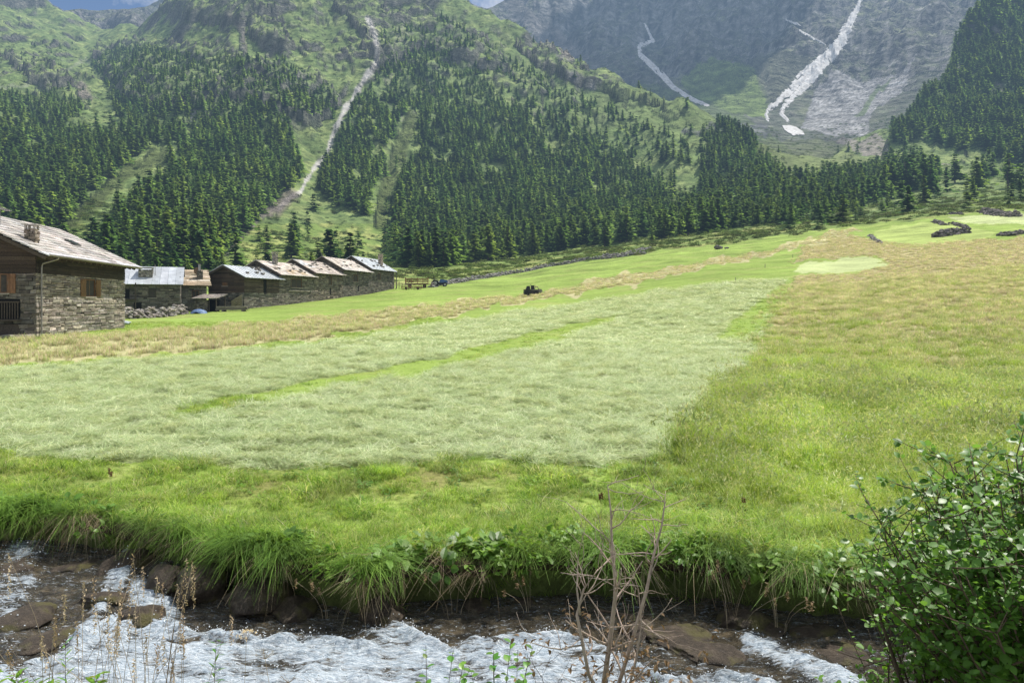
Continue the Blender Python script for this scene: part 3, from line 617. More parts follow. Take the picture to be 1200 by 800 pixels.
# -- tall seeding grass on the right
def seedgrass(seed, nb, ns, h, w, sp, strawm=1.):
    v, q, c = blades(nb, h*.75, sp, .55, w, 3, cols=green3, seed=seed)
    v2, q2, c2 = blades(ns, h, sp, .38, w*.5, 3, cols=((1.25*strawm, 1.1, 2.2), (1.15, 1.05, 1.9)), h0=.75, seed=seed+1, wtip=.8)
    heads = []; g = np.random.default_rng(seed+2)
    for i in range(ns):     # a feathery seed head on each stalk tip
        a = np.array(v2[i*8+6]); 
        for k in range(3):
            o = a+g.normal(0, 1, 3)*(.006+w, .006+w, .02); d = g.normal(0, 1, 3)*(.4, .4, 1); d = d/np.linalg.norm(d)*(.018+w*2); e = np.cross(d, (1, .3, 0)); e = e/np.linalg.norm(e)*(.003+w*.6)
            cc = np.array((1.3, 1.08, 2.6)) * g.uniform(.7, 1.15); heads.append(([o-d, o+e, o+d, o-e], [(0, 1, 2, 3)], [cc]*4))
    return merge([(v, q, c), (v2, q2, c2)]+heads)
pr = [proto('tall', seedgrass(120+5*i, 32, 3, .42, .006, .13), G_TALL) for i in range(4)]
P = zonepts(17000, .05, .82, 7.2, 24, lambda px, py, x, y: k_tall(px, py, x, y) & land(x, y+-.1), pw=.5); s = RNG.uniform(.6, 1.15, len(P))*(.75+.45*sm(8, 13, P[:, 1]))*(.95+.9*fbm(P[:, 0]/1.2, P[:, 1]/1.2, 3))
scatter('tall_grass', pr, P, eul(len(P), .28), s, label='tall green grass with pinkish seed heads on the right of the meadow', cat='grass')
pr = [proto('tall', seedgrass(160+5*i, 30, 5, .50, .014, .30, 1.05), G_TALL) for i in range(3)]+[proto('tall', blades(44, .48, .32, .45, .014, 3, cols=((1, 1, 1), (1.15, 1, 1.1), (.75, .95, .5)), seed=190+i), G_STRAW) for i in range(3)]
P = zonepts(17000, .12, .74, 23, 90, k_tall, pw=.35); q = HZ-(P[:, 2]-HC)*F/P[:, 1]
dry = np.clip((450-q)/130, .05, .75)+.9*fbm(P[:, 0]/4, P[:, 1]/4, 4); idx = np.where(RNG.uniform(0, 1, len(P)) < dry, RNG.integers(3, 6, len(P)), RNG.integers(0, 3, len(P)))
s = RNG.uniform(.55, .9, len(P))*(.6+.009*P[:, 1])*(1+.8*fbm(P[:, 0]/2.5, P[:, 1]/2.5, 3))
scatter('ripe_tall_grass', pr, P, eul(len(P), .12), np.stack([s, s, np.minimum(s, .95)], 1), idx, label='tall pinkish brown ripe grass on the upper right slope', cat='grass')
P = zonepts(15000, .20, .74, 88, 215, lambda px, py, x, y: in_(TALL, px+5*RNG.normal(0, 1, len(px)), py+RNG.normal(0, 1, len(px)), x, y, 3), pw=.4); P = np.concatenate([P, zonepts(16000, -.2, .5, 115, 300, k_band, pw=.2)]); s = RNG.uniform(.7, 1.2, len(P))*1.4
scatter('upper_ripe_grass', [proto('tall', blades(40, .36, .36, .45, .022, 2, cols=((1, 1, 1), (1.15, 1, 1.1), (.75, .95, .5)), seed=180+i), G_STRAW) for i in range(3)], P, eul(len(P), .12), np.stack([s, s, s*.62], 1), label='ripe pinkish grass of the far uncut strip and the upper right meadow', cat='grass')
# -- uncut band in front of the houses
pr = [proto('band', blades(46, .50, .34, .45, .015, 3, cols=((1, 1, 1), (1.15, 1, 1.1), (.7, .95, .5)), seed=210+i), G_STRAW) for i in range(4)]
P = zonepts(13000, -.74, .36, 28, 130, k_band, pw=.1); s = RNG.uniform(.6, 1., len(P))*(.62+.008*P[:, 1])
scatter('ripe_grass_band', pr, P, eul(len(P), .12), np.stack([s, s, np.minimum(s, .95)], 1), label='band of uncut straw coloured grass between the hay and the stone houses', cat='grass')

# ------------------------------------------------------------------ conifers
def conifer_mat(name, cols):
    m = nmat(name); n = N(m); t = n.attr('tint'); c = n.ramp(n.rnd(), [(i/(len(cols)-1), q) for i, q in enumerate(cols)])
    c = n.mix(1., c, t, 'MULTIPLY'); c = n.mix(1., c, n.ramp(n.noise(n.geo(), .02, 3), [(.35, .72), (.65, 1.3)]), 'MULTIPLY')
    vt = n.new('ShaderNodeVectorTransform', vector_type='NORMAL', convert_from='OBJECT', convert_to='WORLD'); n.l.new(n.attr('cn', 'Vector'), vt.inputs[0])
    sc_ = n.new('ShaderNodeVectorMath', operation='SCALE'); n.l.new(n.geo('Normal'), sc_.inputs[0]); sc_.inputs['Scale'].default_value = .45
    ad = n.new('ShaderNodeVectorMath', operation='ADD'); n.l.new(vt.outputs[0], ad.inputs[0]); n.l.new(sc_.outputs[0], ad.inputs[1]); no = n.new('ShaderNodeVectorMath', operation='NORMALIZE'); n.l.new(ad.outputs[0], no.inputs[0])
    a = n.bsdf(c, .75, no.outputs[0], .1); b = n.new('ShaderNodeBsdfTranslucent'); n.put(b.inputs[0], n.mix(1., c, (1.2, 1.3, .5), 'MULTIPLY')); mx = n.new('ShaderNodeMixShader'); mx.inputs[0].default_value = .4
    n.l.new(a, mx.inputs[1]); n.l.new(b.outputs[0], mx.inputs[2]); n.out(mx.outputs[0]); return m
CONM = conifer_mat('conifer_needles', [(.08, .16, .065), (.14, .235, .08), (.20, .30, .09), (.10, .18, .08), (.27, .36, .10), (.13, .20, .07)])
def bark_mat(name='bark', c0=(.10, .075, .055), c1=(.22, .18, .14), haze=True, sc=6.):
    m = nmat(name); n = N(m); p = n.obj(); a = n.noise(n.scale(p, (3, 3, .6)), sc, 5, .7); n.out(n.bsdf(n.mix(1., n.ramp(a, [(.3, c0), (.7, c1)]), n.attr('tint'), 'MULTIPLY'), .9, n.bump(a, .6, .02), .15), haze); return m
BARK = bark_mat()
def crown(seed, H=1., wr=.20, base=.10, nw=19, nb=8, ragged=.3, fine=1.):
    """unit-height conifer crown: whorls of drooping branch sprays made of leaf-size faces"""
    g = np.random.default_rng(seed); V = []; Q = []; CC = []
    for i in range(nw):
        t = (i+g.uniform(0, .6))/nw; z = base+(1-base)*t*.985; L_ = wr*(1-t)**.82*g.uniform(.82, 1.12)+.012
        for k in range(max(4, int(nb*(1-.45*t)))):
            a = g.uniform(0, 2*np.pi); l = L_*g.uniform(1-ragged*1.5, 1.12); dz = -l*g.uniform(.15, .5); dx, dy = np.cos(a), np.sin(a)
            ns = max(2, int(4*fine*(l/wr)+1.5))
            for j in range(ns):
                f = (j+.6)/ns; cx, cy, cz = dx*l*f, dy*l*f, z+dz*f*f+.10*l*f
                sz = (.014+.062*wr/.2*(1-.55*f)*(1-.35*t))*g.uniform(.7, 1.25); th = a+g.normal(0, .55); ux, uy = np.cos(th), np.sin(th); ro = g.normal(0, .55)
                vx, vy, vz = -uy*np.cos(ro), ux*np.cos(ro), np.sin(ro)-.25; b = len(V)
                V += [(cx-ux*sz*.7-vx*sz*.5, cy-uy*sz*.7-vy*sz*.5, cz-vz*sz*.4), (cx-ux*sz*.2+vx*sz*.55, cy-uy*sz*.2+vy*sz*.55, cz+vz*sz*.4-.01), (cx+ux*sz*.95, cy+uy*sz*.95, cz-.35*sz), (cx+ux*sz*.1-vx*sz*.75, cy+uy*sz*.1-vy*sz*.75, cz-vz*sz*.6)]
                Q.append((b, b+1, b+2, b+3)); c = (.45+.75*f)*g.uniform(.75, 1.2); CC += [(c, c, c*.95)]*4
    return np.array(V)*(1, 1, 1), Q, CC
def trunkmesh(seed, top=.94):
    m = MB(); g = random.Random(seed); pts = [(g.uniform(-.006, .006)*k, g.uniform(-.006, .006)*k, -.03+(top+.03)*k/5) for k in range(6)]; m.tube(pts, [.017*(1-.92*k/5)+.001 for k in range(6)], 6); return m
kinds = []; whole = []
for i, (wr, ba, nw, nb, rg) in enumerate([(.20, .07, 20, 9, .3), (.23, .10, 18, 8, .4), (.17, .06, 21, 8, .25), (.25, .12, 17, 9, .45), (.22, .16, 14, 6, .62), (.31, .10, 12, 9, .6)]):
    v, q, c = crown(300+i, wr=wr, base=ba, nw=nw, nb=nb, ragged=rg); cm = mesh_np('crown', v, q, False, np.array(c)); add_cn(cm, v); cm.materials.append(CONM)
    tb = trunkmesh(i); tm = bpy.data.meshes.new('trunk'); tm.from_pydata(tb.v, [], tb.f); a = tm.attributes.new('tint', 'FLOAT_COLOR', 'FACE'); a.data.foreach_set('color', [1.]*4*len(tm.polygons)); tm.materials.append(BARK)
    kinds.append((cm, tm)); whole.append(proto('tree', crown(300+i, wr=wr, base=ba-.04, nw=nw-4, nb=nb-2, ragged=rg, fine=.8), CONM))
FM = [(372,222),(398,150),(430,95),(462,62),(500,48),(545,75),(580,105),(605,125),(640,150),(700,165),(755,198),(800,232),(822,240),(822,150),(845,143),(880,160),(905,198),(925,212),(960,212),(1000,204),(1070,193),(1100,205),(1085,217),(1020,238),(960,255),(900,264),(800,276),(700,289),(600,303),(540,309),(480,318),(455,300),(430,292),(425,250),(385,235)]
FMX = [(468,138),(487,143),(470,180),(462,225),(450,290),(430,300),(422,270),(440,220)]
FMX2 = [(755,210),(800,190),(822,205),(822,240),(800,236)]
FL = [(105,300),(150,245),(200,208),(190,172),(225,150),(268,122),(330,130),(350,185),(368,205),(345,218),(318,240),(290,268),(255,300),(230,325),(100,330)]
FL2 = [(-500,150),(0,148),(60,146),(100,158),(140,153),(188,178),(165,205),(112,238),(70,268),(0,290),(-500,300)]
FS = [(105,75),(150,52),(200,62),(262,68),(335,75),(375,95),(400,120),(392,140),(330,130),(268,122),(225,150),(190,172),(140,150),(125,100)]
FS2 = [(0,110),(40,115),(70,105),(98,125),(90,145),(0,148),(-200,148),(-200,110)]
FT = [(440,40),(520,20),(600,70),(700,120),(800,165),(820,200),(760,190),(640,150),(580,110),(500,50),(462,62)]
FB = [(255,318),(290,290),(345,250),(400,240),(440,300),(470,318),(460,330),(255,335)]
FR = [(1040,178),(1046,150),(1080,105),(1130,20),(1165,-60),(1700,-300),(1700,210),(1200,197),(1160,185),(1120,178),(1085,165),(1065,172)]
FV = [(925,250),(1000,240),(1090,205),(1200,195),(1300,195),(1300,235),(1200,236),(1110,248),(1000,262),(930,274),(905,270)]
EDGE = [(-500,262),(0,285),(120,300),(240,322),(262,322),(262,338),(240,341),(-500,341)]
def fden(px, py, x, y):
    j = 6*fbm(x/40, y/40, 3); X_, Y_ = px+j*1.3, py+j; d = np.zeros(len(px))
    def put(poly, v): nonlocal d; d = np.where(inpoly(X_, Y_, poly), np.maximum(d, v), d)
    put(FM, 1.); put(FL, 1.); put(FL2, .95); put(FS, .6); put(FS2, .45); put(FT, .26); put(FB, .03); put(FR, .9); put(FV, .04); put(EDGE, .5)
    d = np.where(inpoly(X_, Y_, FMX) | inpoly(X_, Y_, FMX2), .07, d)
    for pts, w, c, a in CH[:2]+CH[5:7]:
        dd, _ = dline(px, py, pts); d = np.where(dd < w+2.5, .0, d)
    d = np.where((px < 900) & (py < 235), d*(1-.15*sm(240, 90, py)), d)
    gap = fbm(x/28+5, y/28, 3); d = np.where((d > .6) & (gap > .18), d*.12, d)
    d = np.where((d == 0) & (y > 260) & (py > 45) & (py < 330) & (gap > -.1), .010, d)
    return d*(y < 1350)
cell = 5.4; us_ = []; 
ys_ = np.arange(150, 1350, cell); 
for y in ys_:
    xs = np.arange(-1.0*y*.80, .80*y, cell); us_.append(np.stack([xs+RNG.uniform(-2.6, 2.6, len(xs)), y+RNG.uniform(-2.6, 2.6, len(xs))], 1))
T = np.concatenate(us_); T = T[np.abs(T[:, 0]/T[:, 1]) < .78]; tz = zat(T[:, 0], T[:, 1]); tpx = 600+F*T[:, 0]/T[:, 1]; tpy = HZ-(tz-HC)*F/T[:, 1]
iB = (np.interp(T[:, 1], YS, LY)).astype(int); jB = np.interp(T[:, 0]/T[:, 1], US, LU).astype(int); okA = ~srcB[iB, jB]
keep = (RNG.uniform(0, 1, len(T)) < fden(tpx, tpy, T[:, 0], T[:, 1])) & okA
T = T[keep]; tz = tz[keep]; tpx = tpx[keep]; tpy = tpy[keep]
th = (13.4-1.8*sm(420, 900, T[:, 1]))*RNG.uniform(.5, 1.25, len(T))*(1+.15*fbm(T[:, 0]/60, T[:, 1]/60, 2)); th *= np.where(tpx > 1035, 1.35, 1.)*np.where((tpy < 120) & (tpx < 900), .75, 1); th *= np.where(T[:, 1] < 230, .7, 1)*np.where((T[:, 1] < 430) & (tpx > 850), .72, 1)
# hidden far-side trees are left out
vis = np.ones(len(T), bool)
for k in range(1, 13):
    f = 1-k*.025; yy_ = T[:, 1]*f; vis &= (zat(T[:, 0]*f, yy_)-HC)/yy_ < (tz+th-HC)/T[:, 1]
T, tz, th, tpx, tpy = T[vis], tz[vis], th[vis], tpx[vis], tpy[vis]
inview = (tpx > -8) & (tpx < 1208); big = np.where(inview, th/T[:, 1], 0); order = np.argsort(-big); solo = order[:285]; rest = order[285:]
FT_IDX = RNG.integers(0, 6, len(T)); tree_names = []
def tree_label(px, py, y, h):
    if px > 1030: return 'conifer on the steep dark slope at the far right'
    if px > 905 and y < 420: return 'small conifer standing apart on the shrubby slope above the right fields'
    if px > 640: return 'dark conifer in the front row of the forest above the stone wall'
    if px > 470: return 'dark conifer at the forest foot behind the tractor'
    if px > 250: return 'dark conifer standing behind the row of stone houses'
    return 'dark conifer rising behind the two low houses on the left'
for i in solo:
    k = FT_IDX[i]; r = empty('conifer', (T[i, 0], T[i, 1], tz[i]-.2), random.uniform(0, 6.28), tree_label(tpx[i], tpy[i], T[i, 1], th[i]), 'conifer', 'conifers along the forest edge')
    r.scale = (th[i]*random.uniform(1.5, 2.0), th[i]*random.uniform(1.5, 2.0), th[i])
    for nm, me in (('crown', kinds[k][0]), ('trunk', kinds[k][1])):
        c = bpy.data.objects.new(nm, me); COL.objects.link(c); c.parent = r
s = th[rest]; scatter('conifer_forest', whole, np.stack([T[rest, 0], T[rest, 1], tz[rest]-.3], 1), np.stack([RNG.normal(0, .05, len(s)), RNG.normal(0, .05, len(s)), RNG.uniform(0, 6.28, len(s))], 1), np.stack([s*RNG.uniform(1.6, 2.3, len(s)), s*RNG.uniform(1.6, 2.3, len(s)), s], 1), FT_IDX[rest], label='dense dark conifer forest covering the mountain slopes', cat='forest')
print('TREES', len(T))
# -- low bushes: juniper and alpenrose on the rough slopes
def bushmesh(seed, n=190, flat=.55):
    g = np.random.default_rng(seed); V = []; Q = []; CC = []
    lob = g.normal(0, .42, (5, 3))*(1, 1, .25)
    for i in range(n):
        d = g.normal(0, 1, 3); d /= np.linalg.norm(d); d[2] = abs(d[2]); o = lob[g.integers(5)]+d*(.5, .5, flat)*g.uniform(.7, 1.05); sz = g.uniform(.06, .14); a = g.normal(0, 1, 3); a /= np.linalg.norm(a); b_ = np.cross(a, g.normal(0, 1, 3)); b_ /= np.linalg.norm(b_)
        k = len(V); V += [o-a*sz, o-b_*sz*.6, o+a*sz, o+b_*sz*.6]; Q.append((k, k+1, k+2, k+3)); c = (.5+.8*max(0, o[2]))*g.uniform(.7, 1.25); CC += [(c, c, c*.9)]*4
    return V, Q, CC
BUSHM = conifer_mat('low_scrub', [(.08, .13, .04), (.12, .18, .055), (.16, .22, .065), (.10, .11, .05), (.20, .24, .08)])
pr = [proto('bush', bushmesh(400+i, flat=.4+.1*i), BUSHM) for i in range(4)]
def k_scrub(px, py, x, y):
    g = fbm(x/14, y/14, 3); a = in_(SCRUB, px, py, x, y) & (g > -.12) & ~in_(BRIGHT, px, py-2, x, y) & ~in_(HAY3, px, py-1, x, y)
    for pts, w, c, al in CH[:2]: a &= dline(px, py, pts)[0] > w
    return a
P = zonepts(9500, -.74, .74, 150, 420, lambda *a: k_scrub(*a) & (a[3] > 190)); s = RNG.uniform(.5, 1.9, len(P))*(.75+.0012*P[:, 1])
P2 = zonepts(8000, -.74, .74, 420, 1250, lambda *a: k_scrub(*a)); P = np.concatenate([P, P2]); s = np.concatenate([s, RNG.uniform(1.2, 3.2, len(P2))])
scatter('slope_scrub', pr, P, eul(len(P), .1), np.stack([s*1.3, s, s*.75], 1), label='low juniper and heath scrub dotting the rough slope below the forest', cat='scrub')
# ------------------------------------------------------------------ materials of built things
def built(name, ramp, scale=8., rough=.85, bump=.5, dist=.02, haze=True, spec=.25, metal=0., squash=(1, 1, 1), moss=None, big=.7):
    m = nmat(name); n = N(m); p = n.scale(n.obj(), squash); a = n.noise(p, scale, 6, .7); b = n.noise(n.obj(), big, 3, .6)
    c = n.ramp(a, [(.3, ramp[0]), (.55, ramp[1]), (.75, ramp[-1])]); c = n.mix(1., c, n.attr('tint'), 'MULTIPLY'); c = n.mix(1., c, n.ramp(b, [(.3, .78), (.7, 1.18)]), 'MULTIPLY')
    if moss: c = n.mix(n.ramp(n.noise(n.obj(), moss[1], 4, .6), [(.52, 0.), (.68, 1.)]), c, moss[0])
    n.out(n.bsdf(c, rough, n.bump(a, bump, dist), spec, metal), haze); return m
M_STONE = built('rubble_stone', [(.19, .175, .155), (.33, .305, .275), (.52, .485, .43)], 4, .9, .8, .03)
M_MORTAR = built('wall_joint', [(.05, .045, .04), (.08, .07, .06), (.10, .09, .08)], 9, .95)
M_WOOD = built('weathered_timber', [(.045, .036, .028), (.095, .075, .058), (.165, .13, .10)], 3, .85, .8, .02, squash=(.5, 3, 9))
M_WOODG = built('grey_planks', [(.13, .12, .105), (.24, .215, .185), (.36, .33, .29)], 3, .85, .6, .02, squash=(.5, 3, 9))
M_SHUT = built('brown_shutter_wood', [(.14, .07, .035), (.22, .115, .06), (.29, .16, .09)], 6, .6, .3, .01, squash=(1, 1, .3))
M_SLAB = built('stone_roof_slab', [(.34, .31, .285), (.50, .46, .43), (.66, .63, .60)], 2.5, .7, .5, .02, spec=.4)
M_BROWNSLAB = built('brown_roof_slab', [(.21, .17, .115), (.34, .28, .20), (.47, .41, .32)], 2.5, .75, .5, .02)
M_SHEET = built('pale_metal_sheet', [(.44, .47, .50), (.58, .61, .64), (.68, .70, .72)], 1.2, .42, .15, .01, metal=.25, spec=.5)
M_STEEL = built('zinc_pipe', [(.22, .20, .19), (.30, .28, .27), (.40, .38, .37)], 9, .5, .1, .005, metal=.5)
M_DARK = built('dark_gap', [(.008, .008, .008), (.014, .013, .012), (.02, .02, .02)], 3, .9)
M_GLASS = built('window_glass', [(.015, .017, .02), (.022, .025, .03), (.03, .035, .04)], 1, .08, 0, .001, spec=.9)
M_CURT = built('curtain_cloth', [(.45, .38, .26), (.55, .48, .35), (.62, .56, .43)], 14, .9, .2)
M_CONC = built('rough_plaster', [(.28, .25, .21), (.38, .34, .29), (.45, .41, .36)], 6, .9, .4)
def sc(v, j=.12, hue=.03):
    a = random.uniform(1-j*2, 1+j*2); return (v[0]*a*(1+random.uniform(-hue, hue)), v[1]*a, v[2]*a*(1+random.uniform(-hue, hue)))
def rubble(mb, o, U, Vv, Nn, width, height, holes=(), lim=None, ch=.15, lw=(.16, .55), prot=.05, tint=(1, 1, 1), logs=False, v0=0.):
    """coursed stones (or logs) over a wall face; lim(v) -> (u0, u1) clips the courses under a gable; holes are (u0,u1,v0,v1)"""
    v = v0
    while v < height-.03:
        h = min(ch*random.uniform(.6, 1.5) if not logs else ch*random.uniform(.9, 1.1), height-v); a0, a1 = (0, width) if lim is None else lim(v+h*.5)
        u = a0
        while u < a1-.02:
            w = random.uniform(*lw)*(1.4 if random.random() < .12 else 1); w = min(w, a1-u)
            if a1-u-w < .1: w = a1-u
            segs = [(u, u+w)]
            for (h0, h1, g0, g1) in holes:
                if v+h > g0+.02 and v < g1-.02:
                    ns = []
                    for (p, q) in segs:
                        if q <= h0 or p >= h1: ns.append((p, q))
                        else:
                            if h0-p > .03: ns.append((p, h0))
                            if q-h1 > .03: ns.append((h1, q))
                    segs = ns
            for (p, q) in segs:
                pr_ = random.uniform(.005, prot); t = sc(tint, .17, .06)
                if not logs and random.random() < .12: t = tuple(x*1.45 for x in t)
                if not logs and random.random() < .15: t = tuple(x*.5 for x in t)
                g = .012 if not logs else .006
                mb.slab(o, U, Vv, Nn, p+g, q-g, v+g, v+h-g, -.10, pr_+(.02 if logs else 0), t, j=0. if logs else min(.035, h*.22), jn=.0 if logs else .018)
            u += w
        v += h
def plane_tiles(mb, o, U, Vv, Nn, lu, lv, tw=(.4, 1.), th=.5, thick=.05, tint=(1, 1, 1), jt=.16, tilt=.05, patches=(), over=.10):
    v = 0
    while v < lv-.05:
        u = -random.uniform(0, .3)
        while u < lu:
            w = random.uniform(*tw); c = sc(tint, jt, .05); vm = v+th*.5
            for (pu0, pu1, pv0, pv1, pc) in patches:
                if pu0 < u+w*.5 < pu1 and pv0 < vm < pv1 and random.random() < .85: c = sc(pc, jt*.6, .03)
            mb.slab(o, U, Vv, Nn, max(u, -.08)+.008, min(u+w, lu+.08)-.008, v-over, min(v+th, lv), random.uniform(-.008, .008), thick+random.uniform(-.01, .015), c, j=.02, jn=.006, tilt=tilt)
            u += w
        v += th
class Frame:
    """local building frame: x along the ridge away from us, y to the left of the long face, z up"""
    def __init__(s, name, org, head, label, cat, group=None):
        s.e = empty(name, org, R(90)-R(head), label, cat, group)
X_, Y_, Z_ = (1, 0, 0), (0, 1, 0), (0, 0, 1)
def window(par, side, u0, v0, w, h, shut=True, pane=True, curt=False, frame=M_SHUT, deep=.14, shc=(1, 1, 1)):
    """side 'f' long face (y=0, looking -y) or 'g' gable (x=0, looking -x)"""
    def B(mb, a0, a1, n0, n1, b0, b1, c=(1, 1, 1)):
        if side == 'f': mb.box(a0, a1, -n1, -n0, b0, b1, c)
        else: mb.box(-n1, -n0, a0, a1, b0, b1, c)
    m = MB(); t = .06
    B(m, u0, u0+t, -deep, .02, v0, v0+h); B(m, u0+w-t, u0+w, -deep, .02, v0, v0+h); B(m, u0+t, u0+w-t, -deep, .018, v0+h-t, v0+h); B(m, u0+t, u0+w-t, -deep, .018, v0, v0+t)
    if w > .7: B(m, u0+w/2-.025, u0+w/2+.025, -deep+.02, -.05, v0+t, v0+h-t)
    wn = m.build('window', frame, par)
    if pane: g = MB(); B(g, u0+t, u0+w-t, -deep-.03, -deep+.01, v0+t, v0+h-t); g.build('pane', M_GLASS, wn)
    if curt: g = MB(); [B(g, u0+t+.02+(w*.5)*k+.12, u0+t+w*.30+(w*.5)*k, -deep+.015, -deep+.03, v0+t+.02, v0+h-t-.02) for k in (0, 1)]; g.build('curtain', M_CURT, wn)
    s_ = MB(); B(s_, u0-.12, u0+w+.12, -deep, .09, v0-.09, v0-.003, (1, 1, 1)); s_.build('sill', M_CONC, wn)
    if shut:
        for sgn in (-1, 1):
            k = MB(); sw = w*.5
            a = u0-sw-.02 if sgn < 0 else u0+w+.02
            nb = 3
            for i in range(nb): B(k, a+sw*i/nb+.004, a+sw*(i+1)/nb-.004, .05, .085, v0, v0+h, sc(shc, .08))
            B(k, a+.02, a+sw-.02, .086, .11, v0+h*.15, v0+h*.15+.09, shc); B(k, a+.02, a+sw-.02, .086, .11, v0+h*.78, v0+h*.78+.09, shc)
            k.build('shutter', frame, par)
    return wn
def gable_roof(par, L_, W_, he, hr, over=.7, gover=.6, mat=M_SLAB, patches=(), tint=(1, 1, 1), tw=(.5, 1.3), th=.55, sheet=False, thick=.07):
    """two pitches; ridge at y=W/2"""
    half = W_/2; a = math.atan2(hr-he, half); ca, sa = math.cos(a), math.sin(a); lv = (half+over)/ca
    m = MB(); z0 = he-over*math.tan(a)+.12
    for side in (0, 1):
        o = (-gover, -over, z0) if side == 0 else (-gover, W_+over, z0); V_ = (0, ca, sa) if side == 0 else (0, -ca, sa); Nn = (0, -sa, ca) if side == 0 else (0, sa, ca)
        if sheet:
            n = int((L_+2*gover)/.9)
            for i in range(n):
                u0 = (L_+2*gover)*i/n; u1 = (L_+2*gover)*(i+1)/n; m.slab(o, X_, V_, Nn, u0+.004, u1-.004, 0, lv-.004*side, 0, .04, sc(tint, .05, .02)); m.slab(o, X_, V_, Nn, u0-.02, u0+.02, .02, lv-.05, .041, .085, tint)
        else: plane_tiles(m, o, X_, V_, Nn, L_+2*gover, lv+.02, tw, th, thick, tint, patches=patches if side == 0 else ())
    rf = m.build('roof', mat, par)
    d = MB()   # dark boarding and rafters under the slabs
    for side in (0, 1):
        o = (-gover+.04, -over+.08, z0) if side == 0 else (-gover+.04, W_+over-.08, z0); V_ = (0, ca, sa) if side == 0 else (0, -ca, sa); Nn = (0, -sa, ca) if side == 0 else (0, sa, ca)
        d.slab(o, X_, V_, Nn, 0, L_+2*gover-.08, 0, lv-.12, -.10, -.03)
        k = 0
        while k < L_+2*gover-.2: d.slab(o, X_, V_, Nn, k, k+.12, .0, lv-.14, -.24, -.101); k += .95
    d.build('rafters', M_WOOD, par)
    return rf
def gable_lim(W_, he, hr):
    def f(v):
        if v <= he: return (0, W_)
        t = (v-he)/(hr-he)*W_/2; return (t, max(W_-t, t))
    return f
def core(par, L_, W_, he, hr, name='wall_core'):
    """solid dark joint behind the facing stones"""
    b = .055; m = MB(); P_ = [(b, b, -1.5), (L_-b, b, -1.5), (L_-b, W_-b, -1.5), (b, W_-b, -1.5), (b, b, he-.05), (L_-b, b, he-.05), (L_-b, W_-b, he-.05), (b, W_-b, he-.05)]; m.hexa(P_)
    k = len(m.v); m.v += [(b, b, he-.05), (L_-b, b, he-.05), (L_-b, W_-b, he-.05), (b, W_-b, he-.05), (b, W_/2, hr-.12), (L_-b, W_/2, hr-.12)]
    m.f += [[k, k+1, k+5, k+4], [k+2, k+3, k+4, k+5], [k, k+4, k+3], [k+1, k+2, k+5]]; m.c += [(1, 1, 1)]*4
    return m.build('wall_joint', M_MORTAR, par)
def chimney(par, x, y, zb, zt, w=.6, d=.6, mat=M_STONE, cap=True, tint=(1, 1, 1), capm=M_SLAB):
    m = MB(); rubble(m, (x, y, zb), X_, Z_, (0, -1, 0), w, zt-zb, ch=.16, lw=(.2, .4), tint=tint); rubble(m, (x+w, y+d, zb), (-1, 0, 0), Z_, (0, 1, 0), w, zt-zb, ch=.16, lw=(.2, .4), tint=tint)
    rubble(m, (x, y+d, zb), (0, -1, 0), Z_, (-1, 0, 0), d, zt-zb, ch=.16, lw=(.2, .4), tint=tint); rubble(m, (x+w, y, zb), Y_, Z_, X_, d, zt-zb, ch=.16, lw=(.2, .4), tint=tint)
    c = m.build('chimney', mat, par)
    if cap:
        k = MB(); [k.box(x+a, x+a+.12, y+b_, y+b_+.12, zt, zt+.22) for a in (0, w-.12) for b_ in (0, d-.12)]; k.box(x-.12, x+w+.12, y-.12, y+d+.12, zt+.22, zt+.30, j=.02); k.build('chimney_cap', capm, c)
    return c

# ------------------------------------------------------------------ big stone house, left edge
p = gp(42, 46.0); VPX = 475.; hd = math.degrees(math.atan((VPX-600)/F))
HL, HW, HE, HR = 14.7, 10.6, 5.55, 8.15
base = Vector((p.x, p.y, p.z-.12))
h1 = Frame('stone_house', base, hd, 'largest and closest stone house with slab roof and brown shutters at the left edge', 'house').e
core(h1, HL, HW, HE, HR)
m = MB(); WIN = (7.15, 8.85, 2.75, 4.0)
rubble(m, (0, 0, 0), X_, Z_, (0, -1, 0), HL, 4.15, holes=[WIN], ch=.125, lw=(.3, 1.35), prot=.055, tint=(1.08, 1.02, .96), v0=-1)
m.build('stone_wall_face', M_STONE, h1)
m = MB(); rubble(m, (0, 0, 0), X_, Z_, (0, -1, 0), HL, HE, ch=.21, lw=(3., 6.), prot=.03, tint=(.62, .62, .62), logs=True, v0=4.15); m.build('timber_band', M_WOOD, h1)
m = MB(); GW = [(1.6, 2.5, 2.9, 4.1), (.9, 2.7, 1.3, 2.55), (1.0, 2.6, .05, .95)]
rubble(m, (0, HW, 0), (0, -1, 0), Z_, (-1, 0, 0), HW, 4.15, holes=[(HW-b, HW-a, c, d) for a, b, c, d in GW], ch=.2, lw=(.3, .9), prot=.06, tint=(.55, .53, .5), v0=-1)
m.build('gable_wall', M_STONE, h1)
m = MB(); rubble(m, (0, HW, 0), (0, -1, 0), Z_, (-1, 0, 0), HW, HR-.05, lim=lambda v: gable_lim(HW, HE, HR)(v), ch=.26, lw=(3., 7.), prot=.04, tint=(.85, .78, .72), logs=True, v0=4.15); m.build('gable_timber', M_WOOD, h1)
window(h1, 'f', 7.15, 2.75, 1.7, 1.25, curt=True); window(h1, 'g', 1.6, 2.9, .9, 1.2, curt=True)
m = MB(); m.box(.03, .10, .9, 2.7, 1.3, 2.55); m.build('dark_opening', M_DARK, h1)
